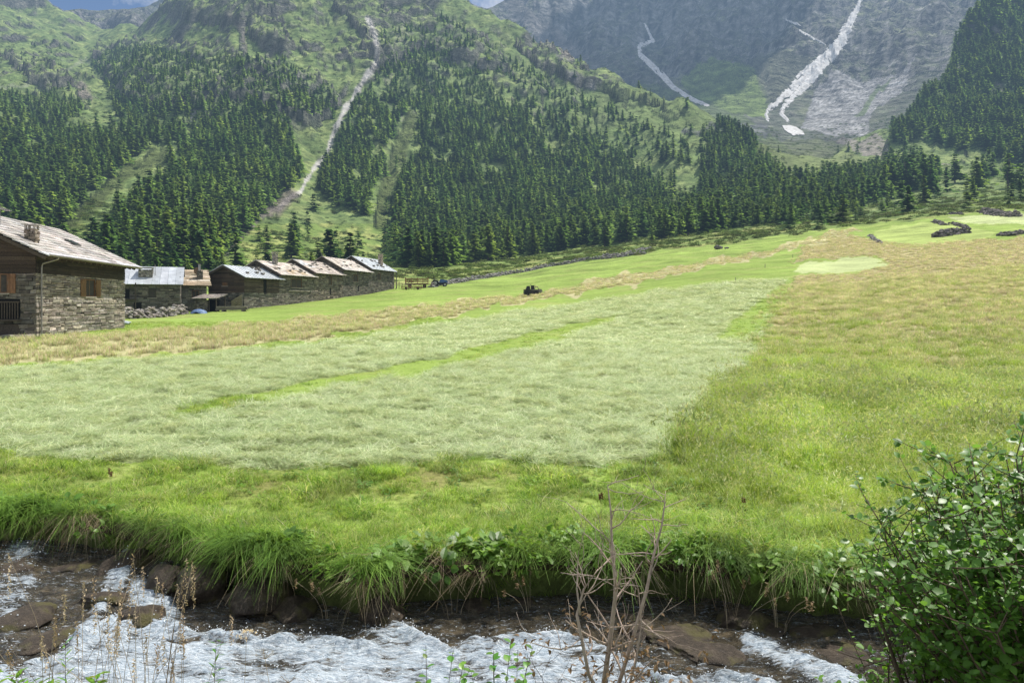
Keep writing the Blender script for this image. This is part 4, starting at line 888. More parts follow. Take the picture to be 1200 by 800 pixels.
m = MB(); [m.box(-.25, -.2, .9+.15*k, .96+.15*k, 1.3, 2.3) for k in range(13)]; m.box(-.27, -.18, .85, 2.8, 2.3, 2.4); m.box(-.5, .0, .8, 2.8, 1.18, 1.28); m.build('balcony_railing', M_WOOD, h1)
m = MB(); m.box(-.06, .08, .9, 2.7, .0, .98); m.build('cellar_door', M_WOOD, h1)
gable_roof(h1, HL, HW, HE, HR, over=1.0, gover=.75, mat=M_SLAB, patches=[(0, 16, 0, .7, (1.35, 1.45, 1.6)), (1.5, 6, 1, 2.6, (1.3, 1.3, 1.3)), (8, 11, 3, 5, (1.25, 1.2, 1.2))])
chimney(h1, 1.5, .75, 5.5, 7.05, .6, .62, mat=M_CONC, tint=(.7, .65, .6))
m = MB(); m.tube([(-.7, -1.09, 5.24), (HL+.7, -1.09, 5.18)], .075, 8); m.tube([(.6, -1.09, 5.2), (.6, -1.0, 5.05), (.42, -.2, 4.75), (.42, -.14, 4.5), (.42, -.14, -.1)], .055, 8)
g = m.build('gutter', M_STEEL, h1)
m = MB(); m.tube([(1.9, 3.0, 6.9), (1.9, 3.0, 8.55)], .025, 5); m.tube([(1.9, 3., 8.45), (1.2, 2.2, 8.15)], .02, 5)
for k in range(5): t = k/4; m.tube([(1.9-.7*t-.16, 3-.8*t+.18, 8.42-.3*t), (1.9-.7*t+.16, 3-.8*t-.18, 8.42-.3*t)], .012, 4)
m.build('antenna', M_STEEL, h1)
m = MB(); m.slab((9.3, 1.6, 6.55), X_, (0, math.cos(.454), math.sin(.454)), (0, -math.sin(.454), math.cos(.454)), 0, 1.1, 0, .8, -.05, .14); m.build('skylight', M_GLASS, h1)
m = MB()
for k in range(60): u = random.uniform(-.2, 7); m.box(-1.-random.uniform(0, .5), -.6+random.uniform(0, .3), u, u+random.uniform(.3, .7), .0+.12*(k % 3), .12+.12*(k % 3), sc((1.1, 1.05, 1)), .03)
m.build('stone_plinth', M_STONE, h1)

# ------------------------------------------------------------------ row of stepped houses
ROWH = 12.0; d_ = Vector((math.sin(R(ROWH)), math.cos(R(ROWH)), 0)); n_ = Vector((math.cos(R(ROWH)), -math.sin(R(ROWH)), 0))
def row_point(px):
    """where the long front of the row passes photo column px"""
    A0 = gp(285, 104); X0, Y0 = A0.x, A0.y; u = (px-600)/F; t = (u*Y0-X0)/(d_.x-u*d_.y); return Vector((X0+d_.x*t, Y0+d_.y*t, 0))
def house_at(px0, px1, eave_py, base_py, ridge_up, W_, label, name='stone_house', **kw):
    a = row_point(px0); b = row_point(px1); L_ = (b-a).length; z = zz(base_py, a.y); he = zz(eave_py, (a.y+b.y)/2)-z
    f = Frame(name, (a.x, a.y, z), ROWH, label, 'house', 'row of stepped stone houses').e
    return f, L_, he, he+ridge_up
def stone_box(f, L_, W_, he, hr, holes=(), tint=(1, 1, 1), low=None, logs_from=None, ch=.22, ghole=()):
    core(f, L_, W_, he, hr); top_ = he if logs_from is None else logs_from
    m = MB(); rubble(m, (0, 0, 0), X_, Z_, (0, -1, 0), L_, top_, holes=list(holes), ch=ch*.8, lw=(.35, 1.3), prot=.045, tint=tint, v0=-1.5); m.build('stone_wall_face', M_STONE, f)
    m = MB(); rubble(m, (0, W_, 0), (0, -1, 0), Z_, (-1, 0, 0), W_, top_ if logs_from is not None else hr-.1, holes=list(ghole), lim=gable_lim(W_, he, hr), ch=ch, lw=(.25, .8), prot=.06, tint=tuple(t*.85 for t in tint), v0=-1.); m.build('gable_wall', M_STONE, f)
    m = MB(); rubble(m, (L_, 0, 0), Y_, Z_, X_, W_, hr-.1, lim=gable_lim(W_, he, hr), ch=.3, lw=(.3, 1.), prot=.05, tint=tint, v0=-1); m.build('rear_gable_wall', M_STONE, f)
    if logs_from is not None:
        m = MB(); rubble(m, (0, 0, 0), X_, Z_, (0, -1, 0), L_, he, holes=list(holes), ch=.24, lw=(2.5, 5), prot=.05, tint=(1.25, 1.2, 1.15), logs=True, v0=logs_from)
        rubble(m, (0, W_, 0), (0, -1, 0), Z_, (-1, 0, 0), W_, hr-.1, lim=gable_lim(W_, he, hr), ch=.24, lw=(2.5, 5), prot=.05, tint=(1.15, 1.02, .95), logs=True, v0=logs_from); m.build('log_wall', M_WOOD, f)
def roofstones(par, L_, W_, he, hr, n=9):
    for k in range(n):
        m = MB()
        t = random.uniform(.08, .9); x = random.uniform(.3, L_-.3); y = W_/2*t; z = he+(hr-he)*t+.28; s = random.uniform(.12, .28); m.box(x-s, x+s*1.3, y-s, y+s, z-.12, z+.13, sc((.75, .72, .7)), .05); m.build('roof_stone', M_STONE, par)
# A : log barn end, lower roof
f, L_, he, hr = house_at(286, 327, 324.5, 359, 1.4, 5.6, 'small log and stone barn with pale patched roof at the near end of the row')
WB = 5.6; HA = [(6.4, 7.3, 1.9, 4.0)]
stone_box(f, L_, WB, he, hr, holes=[(5.0, 5.9, 2.0, he-.2)], logs_from=1.95, tint=(.62, .60, .57))
m = MB(); m.box(5.0, 5.9, .02, .1, 2.0, he-.2); m.build('dark_opening', M_DARK, f)
window(f, 'g', 2.6, 2.9, .8, 1.1, shut=False, pane=False); window(f, 'g', 2.2, .3, .8, .9, shut=False)
m = MB(); m.box(-.03, -.0, 2.6, 3.4, 2.9, 4.0); m.build('shuttered_hatch', M_SHUT, f)
gable_roof(f, L_-.3, WB, he, hr, over=.8, gover=.9, mat=M_SHEET, tint=(.95, .95, .95), sheet=True); roofstones(f, L_, WB, he, hr, 8)
specs = [(327, 368, 322, 352, 1.9, 7.2, 'second stone house in the row with small chimney and rust brown roof patch', [(.30, .40)], M_SLAB, (1.2, 1.15, 1.08), [(4, 9, .6, 2.0, (.98, .82, .58))], True),
         (368, 401.5, 320, 348, 2.0, 7.4, 'third stone house in the row with tan roof and a tall narrow window', [(.47, .13)], M_SLAB, (1.1, 1.04, .98), [(0, 3, 2, 5, (1.3, 1.4, 1.5))], False),
         (401.5, 434, 316.5, 344, 2.1, 7.6, 'fourth stone house in the row with white streaked roof', [(.34, .22)], M_SLAB, (1.25, 1.2, 1.15), [(0, 14, 0, .9, (1.25, 1.25, 1.25))], False),
         (434, 462, 315.5, 341, 2.3, 7.8, 'last house of the row with pale blue sheet roof and one chimney', [(.26, .16)], M_SHEET, (1.1, 1.1, 1.1), [], True)]
for si, (p0, p1, ep, bp, ru, W_, lab, wins, rm, rt, pats, chim) in enumerate(specs):
    f, L_, he, hr = house_at(p0, p1, ep, bp, ru, W_, lab)
    hs = []
    for (wu, ww) in wins: hs.append((L_*wu+.3, L_*wu+.3+max(1.2, ww*L_*.75), he*.50, he*.50+1.7 if si == 1 else he*.50+1.4))
    lo = (L_*.52, L_*.52+.6, .5, 1.6) if si in (1, 2) else None
    if lo: hs.append(lo)
    stone_box(f, L_, W_, he, hr, holes=hs, tint=[(.62, .59, .55), (.66, .60, .54), (.55, .53, .5), (.5, .48, .45)][si])
    for h_ in hs[:1]: window(f, 'f', h_[0], h_[2], h_[1]-h_[0], h_[3]-h_[2], shut=False)
    if lo: m = MB(); m.box(lo[0], lo[1], .02, .1, lo[2], lo[3]); m.build('dark_opening', M_DARK, f)
    if si == 0: m = MB(); m.box(L_*.25, L_*.85, -.16, .0, he*.36, he*.36+.1, (2, 1.9, 1.8)); m.build('ledge', M_WOODG, f)
    gable_roof(f, L_-.5, W_, he, hr, over=.7, gover=.55, mat=rm, tint=rt, patches=pats, sheet=rm is M_SHEET)
    roofstones(f, L_, W_, he, hr, 10)
    if chim:
        if si == 0: chimney(f, 3.0, 2.3, he+1.2, he+3.2, .7, .6)
        else: chimney(f, L_*.70, 1.4, he+.7, he+3.4, .9, .7, mat=M_CONC, tint=(1.1, 1., .95), cap=False)
    if si in (2,): m = MB(); m.tube([(-.3, W_/2, hr), (-.3, W_/2+.5, hr+1.3)], .03, 4); m.tube([(-.3, W_/2+.8, hr+1.0), (-.3, W_/2, hr+1.25)], .02, 4); m.build('antenna', M_STEEL, f)
    if si == 3: m = MB(); m.tube([(L_+.5, -.3, he), (L_+.55, -.3, -.3)], .1, 5); [m.tube([(L_+.1, -.1, z), (L_+1.5, -.1, z)], .04, 4) for z in (.8, 2.2)]; m.build('porch_post', M_WOODG, f)

# ------------------------------------------------------------------ two low houses behind the big one
LH = 62.0
def lowhouse(name, pxa, pxb, Ya, basepy, eavepy, lab, head, W_, ru, **kw):
    a = gp(pxa, Ya); z = zz(basepy, Ya); dd = Vector((math.sin(R(head)), math.cos(R(head)))); ub = (pxb-600)/F; t = (ub*a.y-a.x)/(dd.x-ub*dd.y); he = zz(eavepy, a.y+dd.y*t*.5)-z
    return Frame(name, (a.x, a.y, z), head, lab, 'house').e, t, he, he+ru
f, L_, he, hr = lowhouse('stone_house', 116, 211, 92, 364, 331.5, 'low stone house under a pale blue metal roof behind the big house', 68, 8, 2.1)
W_ = 8.; hs = [(L_*.60, L_*.60+.9, 1.6, 2.6), (L_*.27, L_*.27+.9, 1.6, 2.7), (L_*.42, L_*.42+.9, .2, 1.0)]
stone_box(f, L_, W_, he, hr, holes=hs, tint=(.5, .48, .45)); window(f, 'f', hs[0][0], 1.6, .9, 1., shut=False, frame=M_WOOD)
m = MB(); [m.box(h_[0], h_[1], .02, .1, h_[2], h_[3]) for h_ in hs[1:]]; m.build('dark_opening', M_DARK, f)
m = MB(); m.box(L_*.25, L_*.46, -.9, -.0, 1.35, 1.45); m.tube([(L_*.45, -.85, -.3), (L_*.45, -.85, he)], .08, 6); m.tube([(L_*.30, -.85, -.3), (L_*.30, -.85, 1.4)], .07, 6); m.build('wooden_porch', M_WOOD, f)
gable_roof(f, L_, W_, he, hr, over=.6, gover=.4, mat=M_SHEET, tint=(1, 1, 1.), sheet=True)
c = chimney(f, L_*.47, 1.1, he+.1, he+1.75, 1.6, 1.5, tint=(.85, .82, .78)); m = MB(); m.tube([(L_*.47+1.9, 1.2, he+1), (L_*.47+1.9, 1.2, he+2.4)], .04, 5); m.build('flue_pipe', M_STEEL, c)
f2, L2, he2, hr2 = lowhouse('stone_house', 212, 242, 99.5, 362, 333, 'low stone house with striped brown slab roof behind the pale blue metal roof', 62, 7, 1.9)
W_ = 7.; hs = [(L2*.42, L2*.42+.9, 1.5, 2.5)]
stone_box(f2, L2, W_, he2, hr2, holes=hs, tint=(.6, .58, .55)); window(f2, 'f', hs[0][0], 1.5, .9, 1., shut=False)
gable_roof(f2, L2, W_, he2, hr2, over=.6, gover=.5, mat=M_BROWNSLAB, tint=(1.3, 1.25, 1.2), th=.6, tw=(.7, 1.6), patches=[(0, 12, 1.3, 1.9, (2., 2.1, 2.3)), (0, 12, 2.6, 3.0, (1.7, 1.7, 1.8))])
c = chimney(f2, L2*.66, .9, he2+.2, he2+1.9, .7, .6, tint=(.6, .58, .55), cap=False); m = MB(); m.tube([(L2*.66+.3, 1.2, he2+1.9), (L2*.66+.3, 1.2, he2+2.7)], .14, 8, (1.5, 1.5, 1.5)); m.disc((L2*.66+.3, 1.2, he2+2.75), 'z', .2, .1); m.build('flue_pipe', M_STEEL, c)
m = MB(); m.tube([(L2*.66+.2, 2.4, he2+1.), (L2*.66+.2, 2.4, he2+1.9)], .04, 5); m.disc((L2*.66+.15, 2.2, he2+1.9), 'y', .5, .08, 16, (1., .75, .5)); m.build('satellite_dish', M_WOODG, f2)

# ------------------------------------------------------------------ dry stone walls, heaps, boulders
def rockverts(seed, sub=2, sx=1, sy=1, sz=1, rough=.25):
    import bmesh
    bm = bmesh.new(); bmesh.ops.create_icosphere(bm, subdivisions=sub, radius=1); v = np.array([q.co[:] for q in bm.verts]); f = np.array([[w.index for w in q.verts] for q in bm.faces]); bm.free()
    g = np.random.default_rng(seed); 
    for k in range(7):      # chop flat facets
        d = g.normal(0, 1, 3); d /= np.linalg.norm(d); c = g.uniform(.55, .85); s = v@d; v -= np.outer(np.clip(s-c, 0, None), d)
    v = v*(1+rough*.5*(fbm(v[:, 0]*2+seed, v[:, 1]*2+v[:, 2]*1.7, 4))[:, None]); v = v*(1+(.10 if sub > 2 else 0)*ridged(v[:, 0]*4+v[:, 2]*3.1+seed, v[:, 1]*4-v[:, 2]*2.3, 4)[:, None]); return v*(sx, sy, sz), f
def heap(name, pts, r, n, mat, label, cat, group=None, size=(.14, .34), h=1., tint=(1, 1, 1), sink=.1, sub=1):
    """stones heaped along a ground polyline: one dry-laid thing"""
    V = []; Fc = []; CC = []; nv = 0; seg = [(Vector(pts[i]), Vector(pts[i+1])) for i in range(len(pts)-1)]; ls = [(b-a).length for a, b in seg]; tot = sum(ls)
    base_ = [rockverts(900+k, sub) for k in range(8)]; cen = Vector(pts[len(pts)//2])
    for i in range(n):
        t = random.uniform(0, tot); k = 0
        while t > ls[k] and k < len(ls)-1: t -= ls[k]; k += 1
        a, b = seg[k]; p = a.lerp(b, min(1, t/ls[k])); d = (b-a).normalized(); o = random.gauss(0, .45)*r; o = max(-r, min(r, o)); q = Vector((p.x-d.y*o, p.y+d.x*o, 0))
        z = float(zat(q.x, q.y))+random.uniform(-sink, h)*(1-abs(o)/r)**.7; s = random.uniform(*size); v, f_ = base_[random.randrange(8)]
        ang = random.uniform(0, 6.28); ca, sa = math.cos(ang), math.sin(ang); v = v*(s*random.uniform(.8, 1.5), s, s*random.uniform(.45, .85)); v = np.stack([v[:, 0]*ca-v[:, 1]*sa, v[:, 0]*sa+v[:, 1]*ca, v[:, 2]], 1)
        V.append(v+(q.x-cen.x, q.y-cen.y, z-cen.z)); Fc.append(f_+nv); nv += len(v); c = sc(tint, .2, .05); CC.append(np.repeat([c], len(v), 0))
    me = mesh_np(name, np.concatenate(V), np.concatenate(Fc), False, np.concatenate(CC)); o = link(name, me, mat); o.location = cen; return tag(o, label, cat, group)
M_ROCK = built('field_stone', [(.17, .16, .15), (.30, .28, .26), (.44, .42, .40)], 2.5, .9, .6, .05)
M_DROCK = built('dark_field_stone', [(.09, .08, .075), (.19, .17, .16), (.34, .31, .30)], 2.5, .95, .6, .05)
def line(pxs): return [tuple(hit(a, b, 130)) for a, b in pxs]
heap('dry_stone_wall', line([(505,337),(530,332),(560,327),(600,321),(640,313),(680,306),(715,303),(756,297.5)]), .75, 1500, M_ROCK, 'long low dry stone wall climbing the meadow from the tractor to the forest', 'stone wall', size=(.22, .5), h=1.05)
heap('stone_heap', line([(705,301),(730,299),(748,295),(762,292)]), 1.3, 260, M_ROCK, 'loose heap of pale stones at the upper end of the long wall', 'stone heap', size=(.25, .6), h=1.)
heap('stone_heap', line([(1020,276),(1024,281),(1032,286)]), .7, 110, M_ROCK, 'short crumbling row of stones at the left tip of the bright green field', 'stone heap', size=(.2, .45), h=.6)
heap('stone_heap', line([(1098,278),(1110,276),(1124,274),(1136,273)]), 1.2, 330, M_DROCK, 'dark compact stone heap nearest on the bright green field', 'stone heap', 'dark stone heaps on the upper fields', size=(.25, .55), h=1.5)
heap('stone_heap', line([(1094,260),(1106,264),(1118,263),(1133,267)]), .9, 230, M_DROCK, 'dark broken line of stones just behind the compact heap', 'stone heap', 'dark stone heaps on the upper fields', size=(.25, .5), h=.8)
heap('stone_heap', line([(1153,248),(1165,251),(1178,253),(1193,254)]), 2.0, 480, M_ROCK, 'widest grey rubble heap beside the pale field on the far right', 'stone heap', 'dark stone heaps on the upper fields', size=(.3, .8), h=1.6, tint=(.6, .57, .56))
heap('stone_heap', line([(1170,276),(1185,276.5),(1200,274),(1215,273)]), .9, 200, M_DROCK, 'low dark heap of stones at the right edge of the photo', 'stone heap', 'dark stone heaps on the upper fields', size=(.2, .5), h=.8)
heap('stone_heap', line([(1112,251),(1128,251)]), .8, 90, M_DROCK, 'thin dark line of stones on the upper left of the pale field', 'stone heap', 'dark stone heaps on the upper fields', size=(.25, .5), h=.6)
heap('rubble_wall', [tuple(gp(a, b)) for a, b in ((141,82),(165,84),(190,88),(214,93))], .8, 330, M_ROCK, 'low tumbled rubble wall in front of the low stone houses', 'stone wall', size=(.18, .42), h=1.2, tint=(1.1, 1.05, 1))
def boulder(px, Y, s, label, mat=M_ROCK, seed=0, sz=.7, z=None, rot=0., sub=4, name='boulder', cat='boulder', group=None, sink=.25, xy=None):
    v, f_ = rockverts(seed, sub, s*1.25, s, s*sz, .35); p = gp(px, Y) if xy is None else Vector((*xy, float(zat(*xy)))); o = link(name, mesh_np(name, v, f_, True, np.ones((len(v), 3))), mat)
    o.location = (p.x, p.y, (p.z if z is None else z)+s*sz*(1-2*sink)); o.rotation_euler = (0, 0, rot); return tag(o, label, cat, group)
q = hit(842, 292, 130); boulder(0, 0, 1.0, 'rounded dark boulder alone on the green meadow below the forest', M_DROCK, 3, .75, xy=(q.x, q.y), sink=.15); q = hit(851, 291.5, 130); boulder(0, 0, .6, 'smaller dark boulder touching the larger one on the meadow', M_DROCK, 4, .6, xy=(q.x, q.y), sink=.15)
q = hit(903, 318.5, 60); 
boulder(147, 68, .45, 'pale bluish stone lying in the grass behind the big house', built('pale_stone', [(.35, .38, .42), (.5, .54, .6), (.6, .65, .7)], 3), 5, .5)

# ------------------------------------------------------------------ yard clutter between the low house and the row
def yard(name, px, Y, rz, label, cat): p = gp(px, Y); return empty(name, p, rz, label, cat)
t = yard('lean_to_shed', 230, 97, R(-8), 'low dark lean-to shed with stone covered roof beside the low houses', 'shed')
m = MB(); rubble(m, (0, 0, 0), X_, Z_, (0, -1, 0), 1.6, 1.6, ch=.18, lw=(.2, .6), tint=(.6, .55, .5), v0=-.3); m.build('stone_base', M_STONE, t)
m = MB(); [m.tube([(x, 0, -.2), (x, 0, 1.75)], .07, 6) for x in (0, 1.8, 2.8)]; [m.tube([(x, 2.2, -.2), (x, 2.2, 2.1)], .07, 6) for x in (0, 1.8, 2.8)]; m.build('post', M_WOOD, t)
m = MB(); m.box(.1, 2.7, .9, 1.0, 0, 1.6); m.build('dark_back_board', M_DARK, t)
m = MB(); plane_tiles(m, (-.3, -.4, 1.72), X_, (0, .98, .19), (0, -.19, .98), 3.3, 3., (.4, .9), .5, .08, (.85, .8, .75)); m.build('roof', M_SLAB, t)
t = yard('plank_pile', 255, 96, R(5), 'grey stack of weathered planks lying on blocks before the log barn', 'planks')
for k in range(14): m = MB(); y = (k % 4)*.32; z = .25+.12*(k//4); m.box(random.uniform(-.3, 0), 3.6+random.uniform(-.3, .4), y, y+.28, z, z+.1, sc((1, .98, .95), .2), .02); m.build('plank', M_WOODG, t)
for x in (.5, 3.): m = MB(); m.box(x, x+.25, -.05, 1.3, 0, .245, (.8, .8, .8)); m.build('block', M_WOODG, t)
t = yard('slatted_gate', 271, 101, R(-25), 'light diagonal slatted gate leaning against the log barn corner', 'gate')
for k in range(6): m = MB(); m.hexa([(0, 0, .25*k-.15), (1.9, 0, .25*k+.7), (1.9, .05, .25*k+.7), (0, .05, .25*k-.15), (0, 0, .25*k), (1.9, 0, .25*k+.85), (1.9, .05, .25*k+.85), (0, .05, .25*k)], (1.5, 1.4, 1.1)); m.build('slat', M_WOODG, t)
for x in (0, 1.85): m = MB(); m.box(x, x+.09, .051, .12, -.1, 1.3+x*.45); m.build('post', M_WOODG, t)
def cloth(name, px, Y, sx, sy, h, mat, label):
    p = gp(px, Y); xs, ys = np.meshgrid(np.linspace(-1, 1, 26), np.linspace(-1, 1, 18)); z = h*np.clip(1-xs**2-ys**2*.9, 0, 1)**.5+.06*fbm(xs*3+px, ys*3, 3)+.01; I_ = np.arange(xs.size).reshape(xs.shape)
    me = mesh_np(name, np.stack([xs*sx, ys*sy, z], -1).reshape(-1, 3), np.stack([I_[:-1, :-1], I_[:-1, 1:], I_[1:, 1:], I_[1:, :-1]], -1).reshape(-1, 4), True, np.ones((xs.size, 3))); o = link(name, me, mat); o.location = p; return tag(o, label, 'tarp')
cloth('blue_tarp', 233, 93, 1.0, .7, .55, built('blue_tarp', [(.10, .16, .32), (.16, .24, .42), (.30, .38, .5)], 2, .5), 'crumpled blue tarp on the grass in front of the lean-to')

# ------------------------------------------------------------------ tractor, hay wagon, baler, fences
M_BLUE = built('blue_tractor_paint', [(.02, .07, .20), (.03, .10, .27), (.05, .13, .32)], 6, .35, .05, .003, spec=.6)
M_BLK = built('black_rubber', [(.012, .012, .012), (.02, .02, .02), (.04, .038, .035)], 9, .8, .3)
M_WHT = built('pale_wheel_rim', [(.45, .45, .43), (.6, .6, .58), (.65, .65, .63)], 6, .5, .1)
M_RUST = built('rusty_brown_frame', [(.14, .075, .045), (.24, .13, .08), (.33, .20, .13)], 5, .8, .4)
def wheel(par, x, y, r, w, rim=M_WHT, tread=True):
    m = MB(); m.disc((0, 0, 0), 'y', r, w, 28, (1, 1, 1), r*.55)
    if tread:
        for k in range(20):
            a = 2*math.pi*k/20; s1_ = MB
            for sg in (-1, 1):
                a2 = a+sg*.07; c_, s_ = math.cos(a2), math.sin(a2); m.slab((c_*r, 0, s_*r), (-s_, 0, c_), (0, 1, 0), (c_, 0, s_), -.03*r/.7, .03*r/.7, sg*.03*1.0 if sg > 0 else -w*.45, w*.45 if sg > 0 else -.03, -.01, .045*r/.7)
    o = m.build('wheel', M_BLK, par); o.location = (x, y, r)
    k = MB(); k.disc((0, 0, 0), 'y', r*.56, w*.5, 20); k.disc((0, -w*.3, 0), 'y', r*.2, w*.3, 12, (.7, .7, .7)); k.disc((0, w*.3, 0), 'y', r*.2, w*.3, 12, (.7, .7, .7)); k.build('rim', rim, o); return o
q = gp(512, 166); t = empty('tractor', q, R(8), 'blue open tractor with roll bar parked by the end of the stone wall', 'tractor')
m = MB(); m.box(.55, 2.35, -.34, .34, .85, 1.35); m.hexa([(.6, -.33, 1.351), (2.3, -.28, 1.351), (2.3, .28, 1.351), (.6, .33, 1.351), (.7, -.24, 1.62), (2.15, -.2, 1.52), (2.15, .2, 1.52), (.7, .24, 1.62)]); m.build('bonnet', M_BLUE, t)
m = MB(); m.box(2.352, 2.40, -.26, .26, .88, 1.3); m.build('grille', M_BLK, t)
for y in (-.18, .18): m = MB(); m.disc((2.41, y, 1.36), 'x', .09, .05, 12); m.build('headlight', M_WHT, t)
m = MB(); m.box(-.9, .9, -.25, .25, .55, .95, (.6, .6, .6)); m.box(.9, 2.2, -.16, .16, .5, .848, (.6, .6, .6)); m.box(1.65, 1.85, -.65, .65, .42, .55); m.box(-.95, .2, -.15, .15, .95, 1.1); m.build('chassis', M_BLK, t)
m = MB()
for y in (-1, 1):
    for k in range(7):
        a0 = R(20+k*22); a1 = R(20+(k+1)*22); r0 = .86; m.hexa([(-.4+r0*math.cos(a0), y*.62-.22, .78+r0*math.sin(a0)), (-.4+r0*math.cos(a1), y*.62-.22, .78+r0*math.sin(a1)), (-.4+r0*math.cos(a1), y*.62+.22, .78+r0*math.sin(a1)), (-.4+r0*math.cos(a0), y*.62+.22, .78+r0*math.sin(a0)),
                (-.4+(r0+.05)*math.cos(a0), y*.62-.22, .78+(r0+.05)*math.sin(a0)), (-.4+(r0+.05)*math.cos(a1), y*.62-.22, .78+(r0+.05)*math.sin(a1)), (-.4+(r0+.05)*math.cos(a1), y*.62+.22, .78+(r0+.05)*math.sin(a1)), (-.4+(r0+.05)*math.cos(a0), y*.62+.22, .78+(r0+.05)*math.sin(a0))])
m.build('fender', M_BLUE, t)
for (x, y, r, w) in ((-.4, -.72, .74, .38), (-.4, .72, .74, .38), (1.75, -.72, .46, .28), (1.75, .72, .46, .28)): wheel(t, x, y, r, w)
m = MB(); m.box(-.55, -.1, -.25, .25, 1.2, 1.3); m.box(-.62, -.52, -.25, .25, 1.3, 1.65); m.build('seat', M_BLK, t)
m = MB(); m.tube([(-.7, -.5, 1.), (-.7, -.5, 2.5), (-.7, .5, 2.5), (-.7, .5, 1.)], .05, 6); m.build('roll_bar', M_BLK, t)
m = MB(); m.tube([(.55, 0, 1.3), (.25, 0, 1.65)], .025, 5); m.disc((.23, 0, 1.67), 'x', .2, .03, 16, (1, 1, 1), .16); m.build('steering_wheel', M_BLK, t)
m = MB(); m.tube([(1.1, -.2, 1.5), (1.1, -.2, 2.35)], .045, 6); m.build('exhaust_pipe', M_BLK, t)
q = gp(489, 163); t = empty('hay_wagon', q, R(6), 'rusty brown hay wagon with high slatted rack beside the blue tractor', 'trailer')
m = MB(); m.box(-2.6, 2.4, -1., 1., .85, .98); m.box(-2.6, 3.4, -.1, .1, .7, .848); m.build('wagon_bed', M_RUST, t)
for x in (-2.55, -1.3, 0, 1.2, 2.3):
    for y in (-1., 1.): m = MB(); m.box(x, x+.08, y-.04, y+.04, .98, 2.25, (1.3, 1.2, 1.1)); m.build('stake', M_RUST, t)
for y in (-1.05, 1.05):
    for z in (1.25, 1.6, 1.95): m = MB(); m.box(-2.6, 2.4, y-.02, y+.02, z, z+.10, sc((1.4, 1.3, 1.15))); m.build('rail', M_RUST, t)
for x in (-2.62, 2.42):
    m = MB(); [m.box(x-.02, x+.02, -.9+.3*k, -.8+.3*k, 1., 2.3, sc((1.5, 1.35, 1.2))) for k in range(7)]; m.box(x-.04, x+.04, -1., 1., 2.1, 2.2); m.build('end_rack', M_RUST, t)
for x in (-1.6, 1.6): wheel(t, x, -.9, .4, .22, M_RUST, False); wheel(t, x, .9, .4, .22, M_RUST, False)
q = gp(483, 157); t = empty('hay_tedder', q, R(-5), 'rusty hay machine with spoked reels standing in front of the wagon', 'farm machine')
m = MB(); m.tube([(-2.4, 0, .6), (2.2, 0, .65)], .07, 6, (1.4, 1.3, 1.2)); m.tube([(0, 0, .62), (1.4, -1.2, .5), (2.6, -1.2, .45)], .05, 5); m.build('machine_frame', M_RUST, t)
for x in (-1.9, -.7, .5, 1.7):
    o = MB(); o.disc((x, 0, .58), 'y', .5, .05, 20, (1.2, 1.1, 1), .44); [o.tube([(x, 0, .58), (x+.48*math.cos(k*.785), 0, .58+.48*math.sin(k*.785))], .018, 4) for k in range(8)]; o.build('tine_wheel', M_RUST, t)
for x in (-1.2, 1.3): wheel(t, x, -.35, .28, .16, M_RUST, False)
def fence(name, pts, label, h=1.2, rails=(.5, 1.), posts=None):
    P_ = [Vector(p) for p in pts]; t = empty(name, P_[0], 0, label, 'fence')
    for i, p in enumerate(P_):
        m = MB(); q = p-P_[0]; m.tube([q+Vector((0, 0, -.2)), q+Vector((.03, 0, h*random.uniform(.9, 1.15)))], .06, 5, sc((.9, .8, .7))); m.build('post', M_WOODG, t)
        if i < len(P_)-1:
            for z in rails: m = MB(); e = P_[i+1]-P_[0]; m.tube([q+Vector((0, -.06, z+random.uniform(-.06, .06))), e+Vector((0, -.06, z+random.uniform(-.06, .06)))], .035, 4, sc((1.2, 1.1, .95))); m.build('rail', M_WOODG, t)
fence('wooden_fence', [tuple(gp(464+k*3.6, 160-.5*k)) for k in range(6)], 'old wooden rail fence between the last house and the hay wagon', 1.5, (.4, .8, 1.2))
q = hit(623.5, 346.5, 60); t = empty('hay_baler', q, R(6), 'small dark farm machine standing alone in the mown meadow', 'farm machine')
M_DM = built('dark_machine_paint', [(.022, .023, .022), (.04, .04, .037), (.08, .07, .062)], 5, .6, .2)
S = q.y/115.
m = MB(); m.box(-1.25*S, .95*S, -.75, .75, .3*S, .98*S, j=.02); m.build('machine_body', M_DM, t)
m = MB(); m.hexa([(-.95*S, -.55, .982*S), (-.35*S, -.55, .982*S), (-.35*S, .55, .982*S), (-.95*S, .55, .982*S), (-.8*S, -.45, 1.5*S), (-.4*S, -.45, 1.55*S), (-.4*S, .45, 1.55*S), (-.8*S, .45, 1.5*S)]); m.build('engine_cover', M_DM, t)
m = MB(); m.hexa([(-.15*S, -.5, .982*S), (.35*S, -.5, .982*S), (.35*S, .5, .982*S), (-.15*S, .5, .982*S), (-.1*S, -.4, 1.62*S), (.3*S, -.4, 1.62*S), (.3*S, .4, 1.62*S), (-.1*S, .4, 1.62*S)]); m.build('seat', M_DM, t)
m = MB(); m.box(-.2*S, .95*S, -.80, -.752, .86*S, .97*S, (5, 5, 4.8)); m.tube([(-.25*S, -.5, 1.*S), (-.25*S, -.5, 1.7*S), (-.25*S, .5, 1.7*S)], .04, 5, (9, 7, 7)); m.tube([(.42*S, -.5, 1.*S), (.42*S, -.5, 1.65*S), (.42*S, .5, 1.65*S)], .04, 5, (9, 7, 7)); m.tube([(.4*S, -.6, 1.35*S), (.75*S, -.6, 1.4*S), (.95*S, -.6, 1.05*S)], .06, 5, (4, 3, 3)); m.build('guard_frame', M_DM, t)
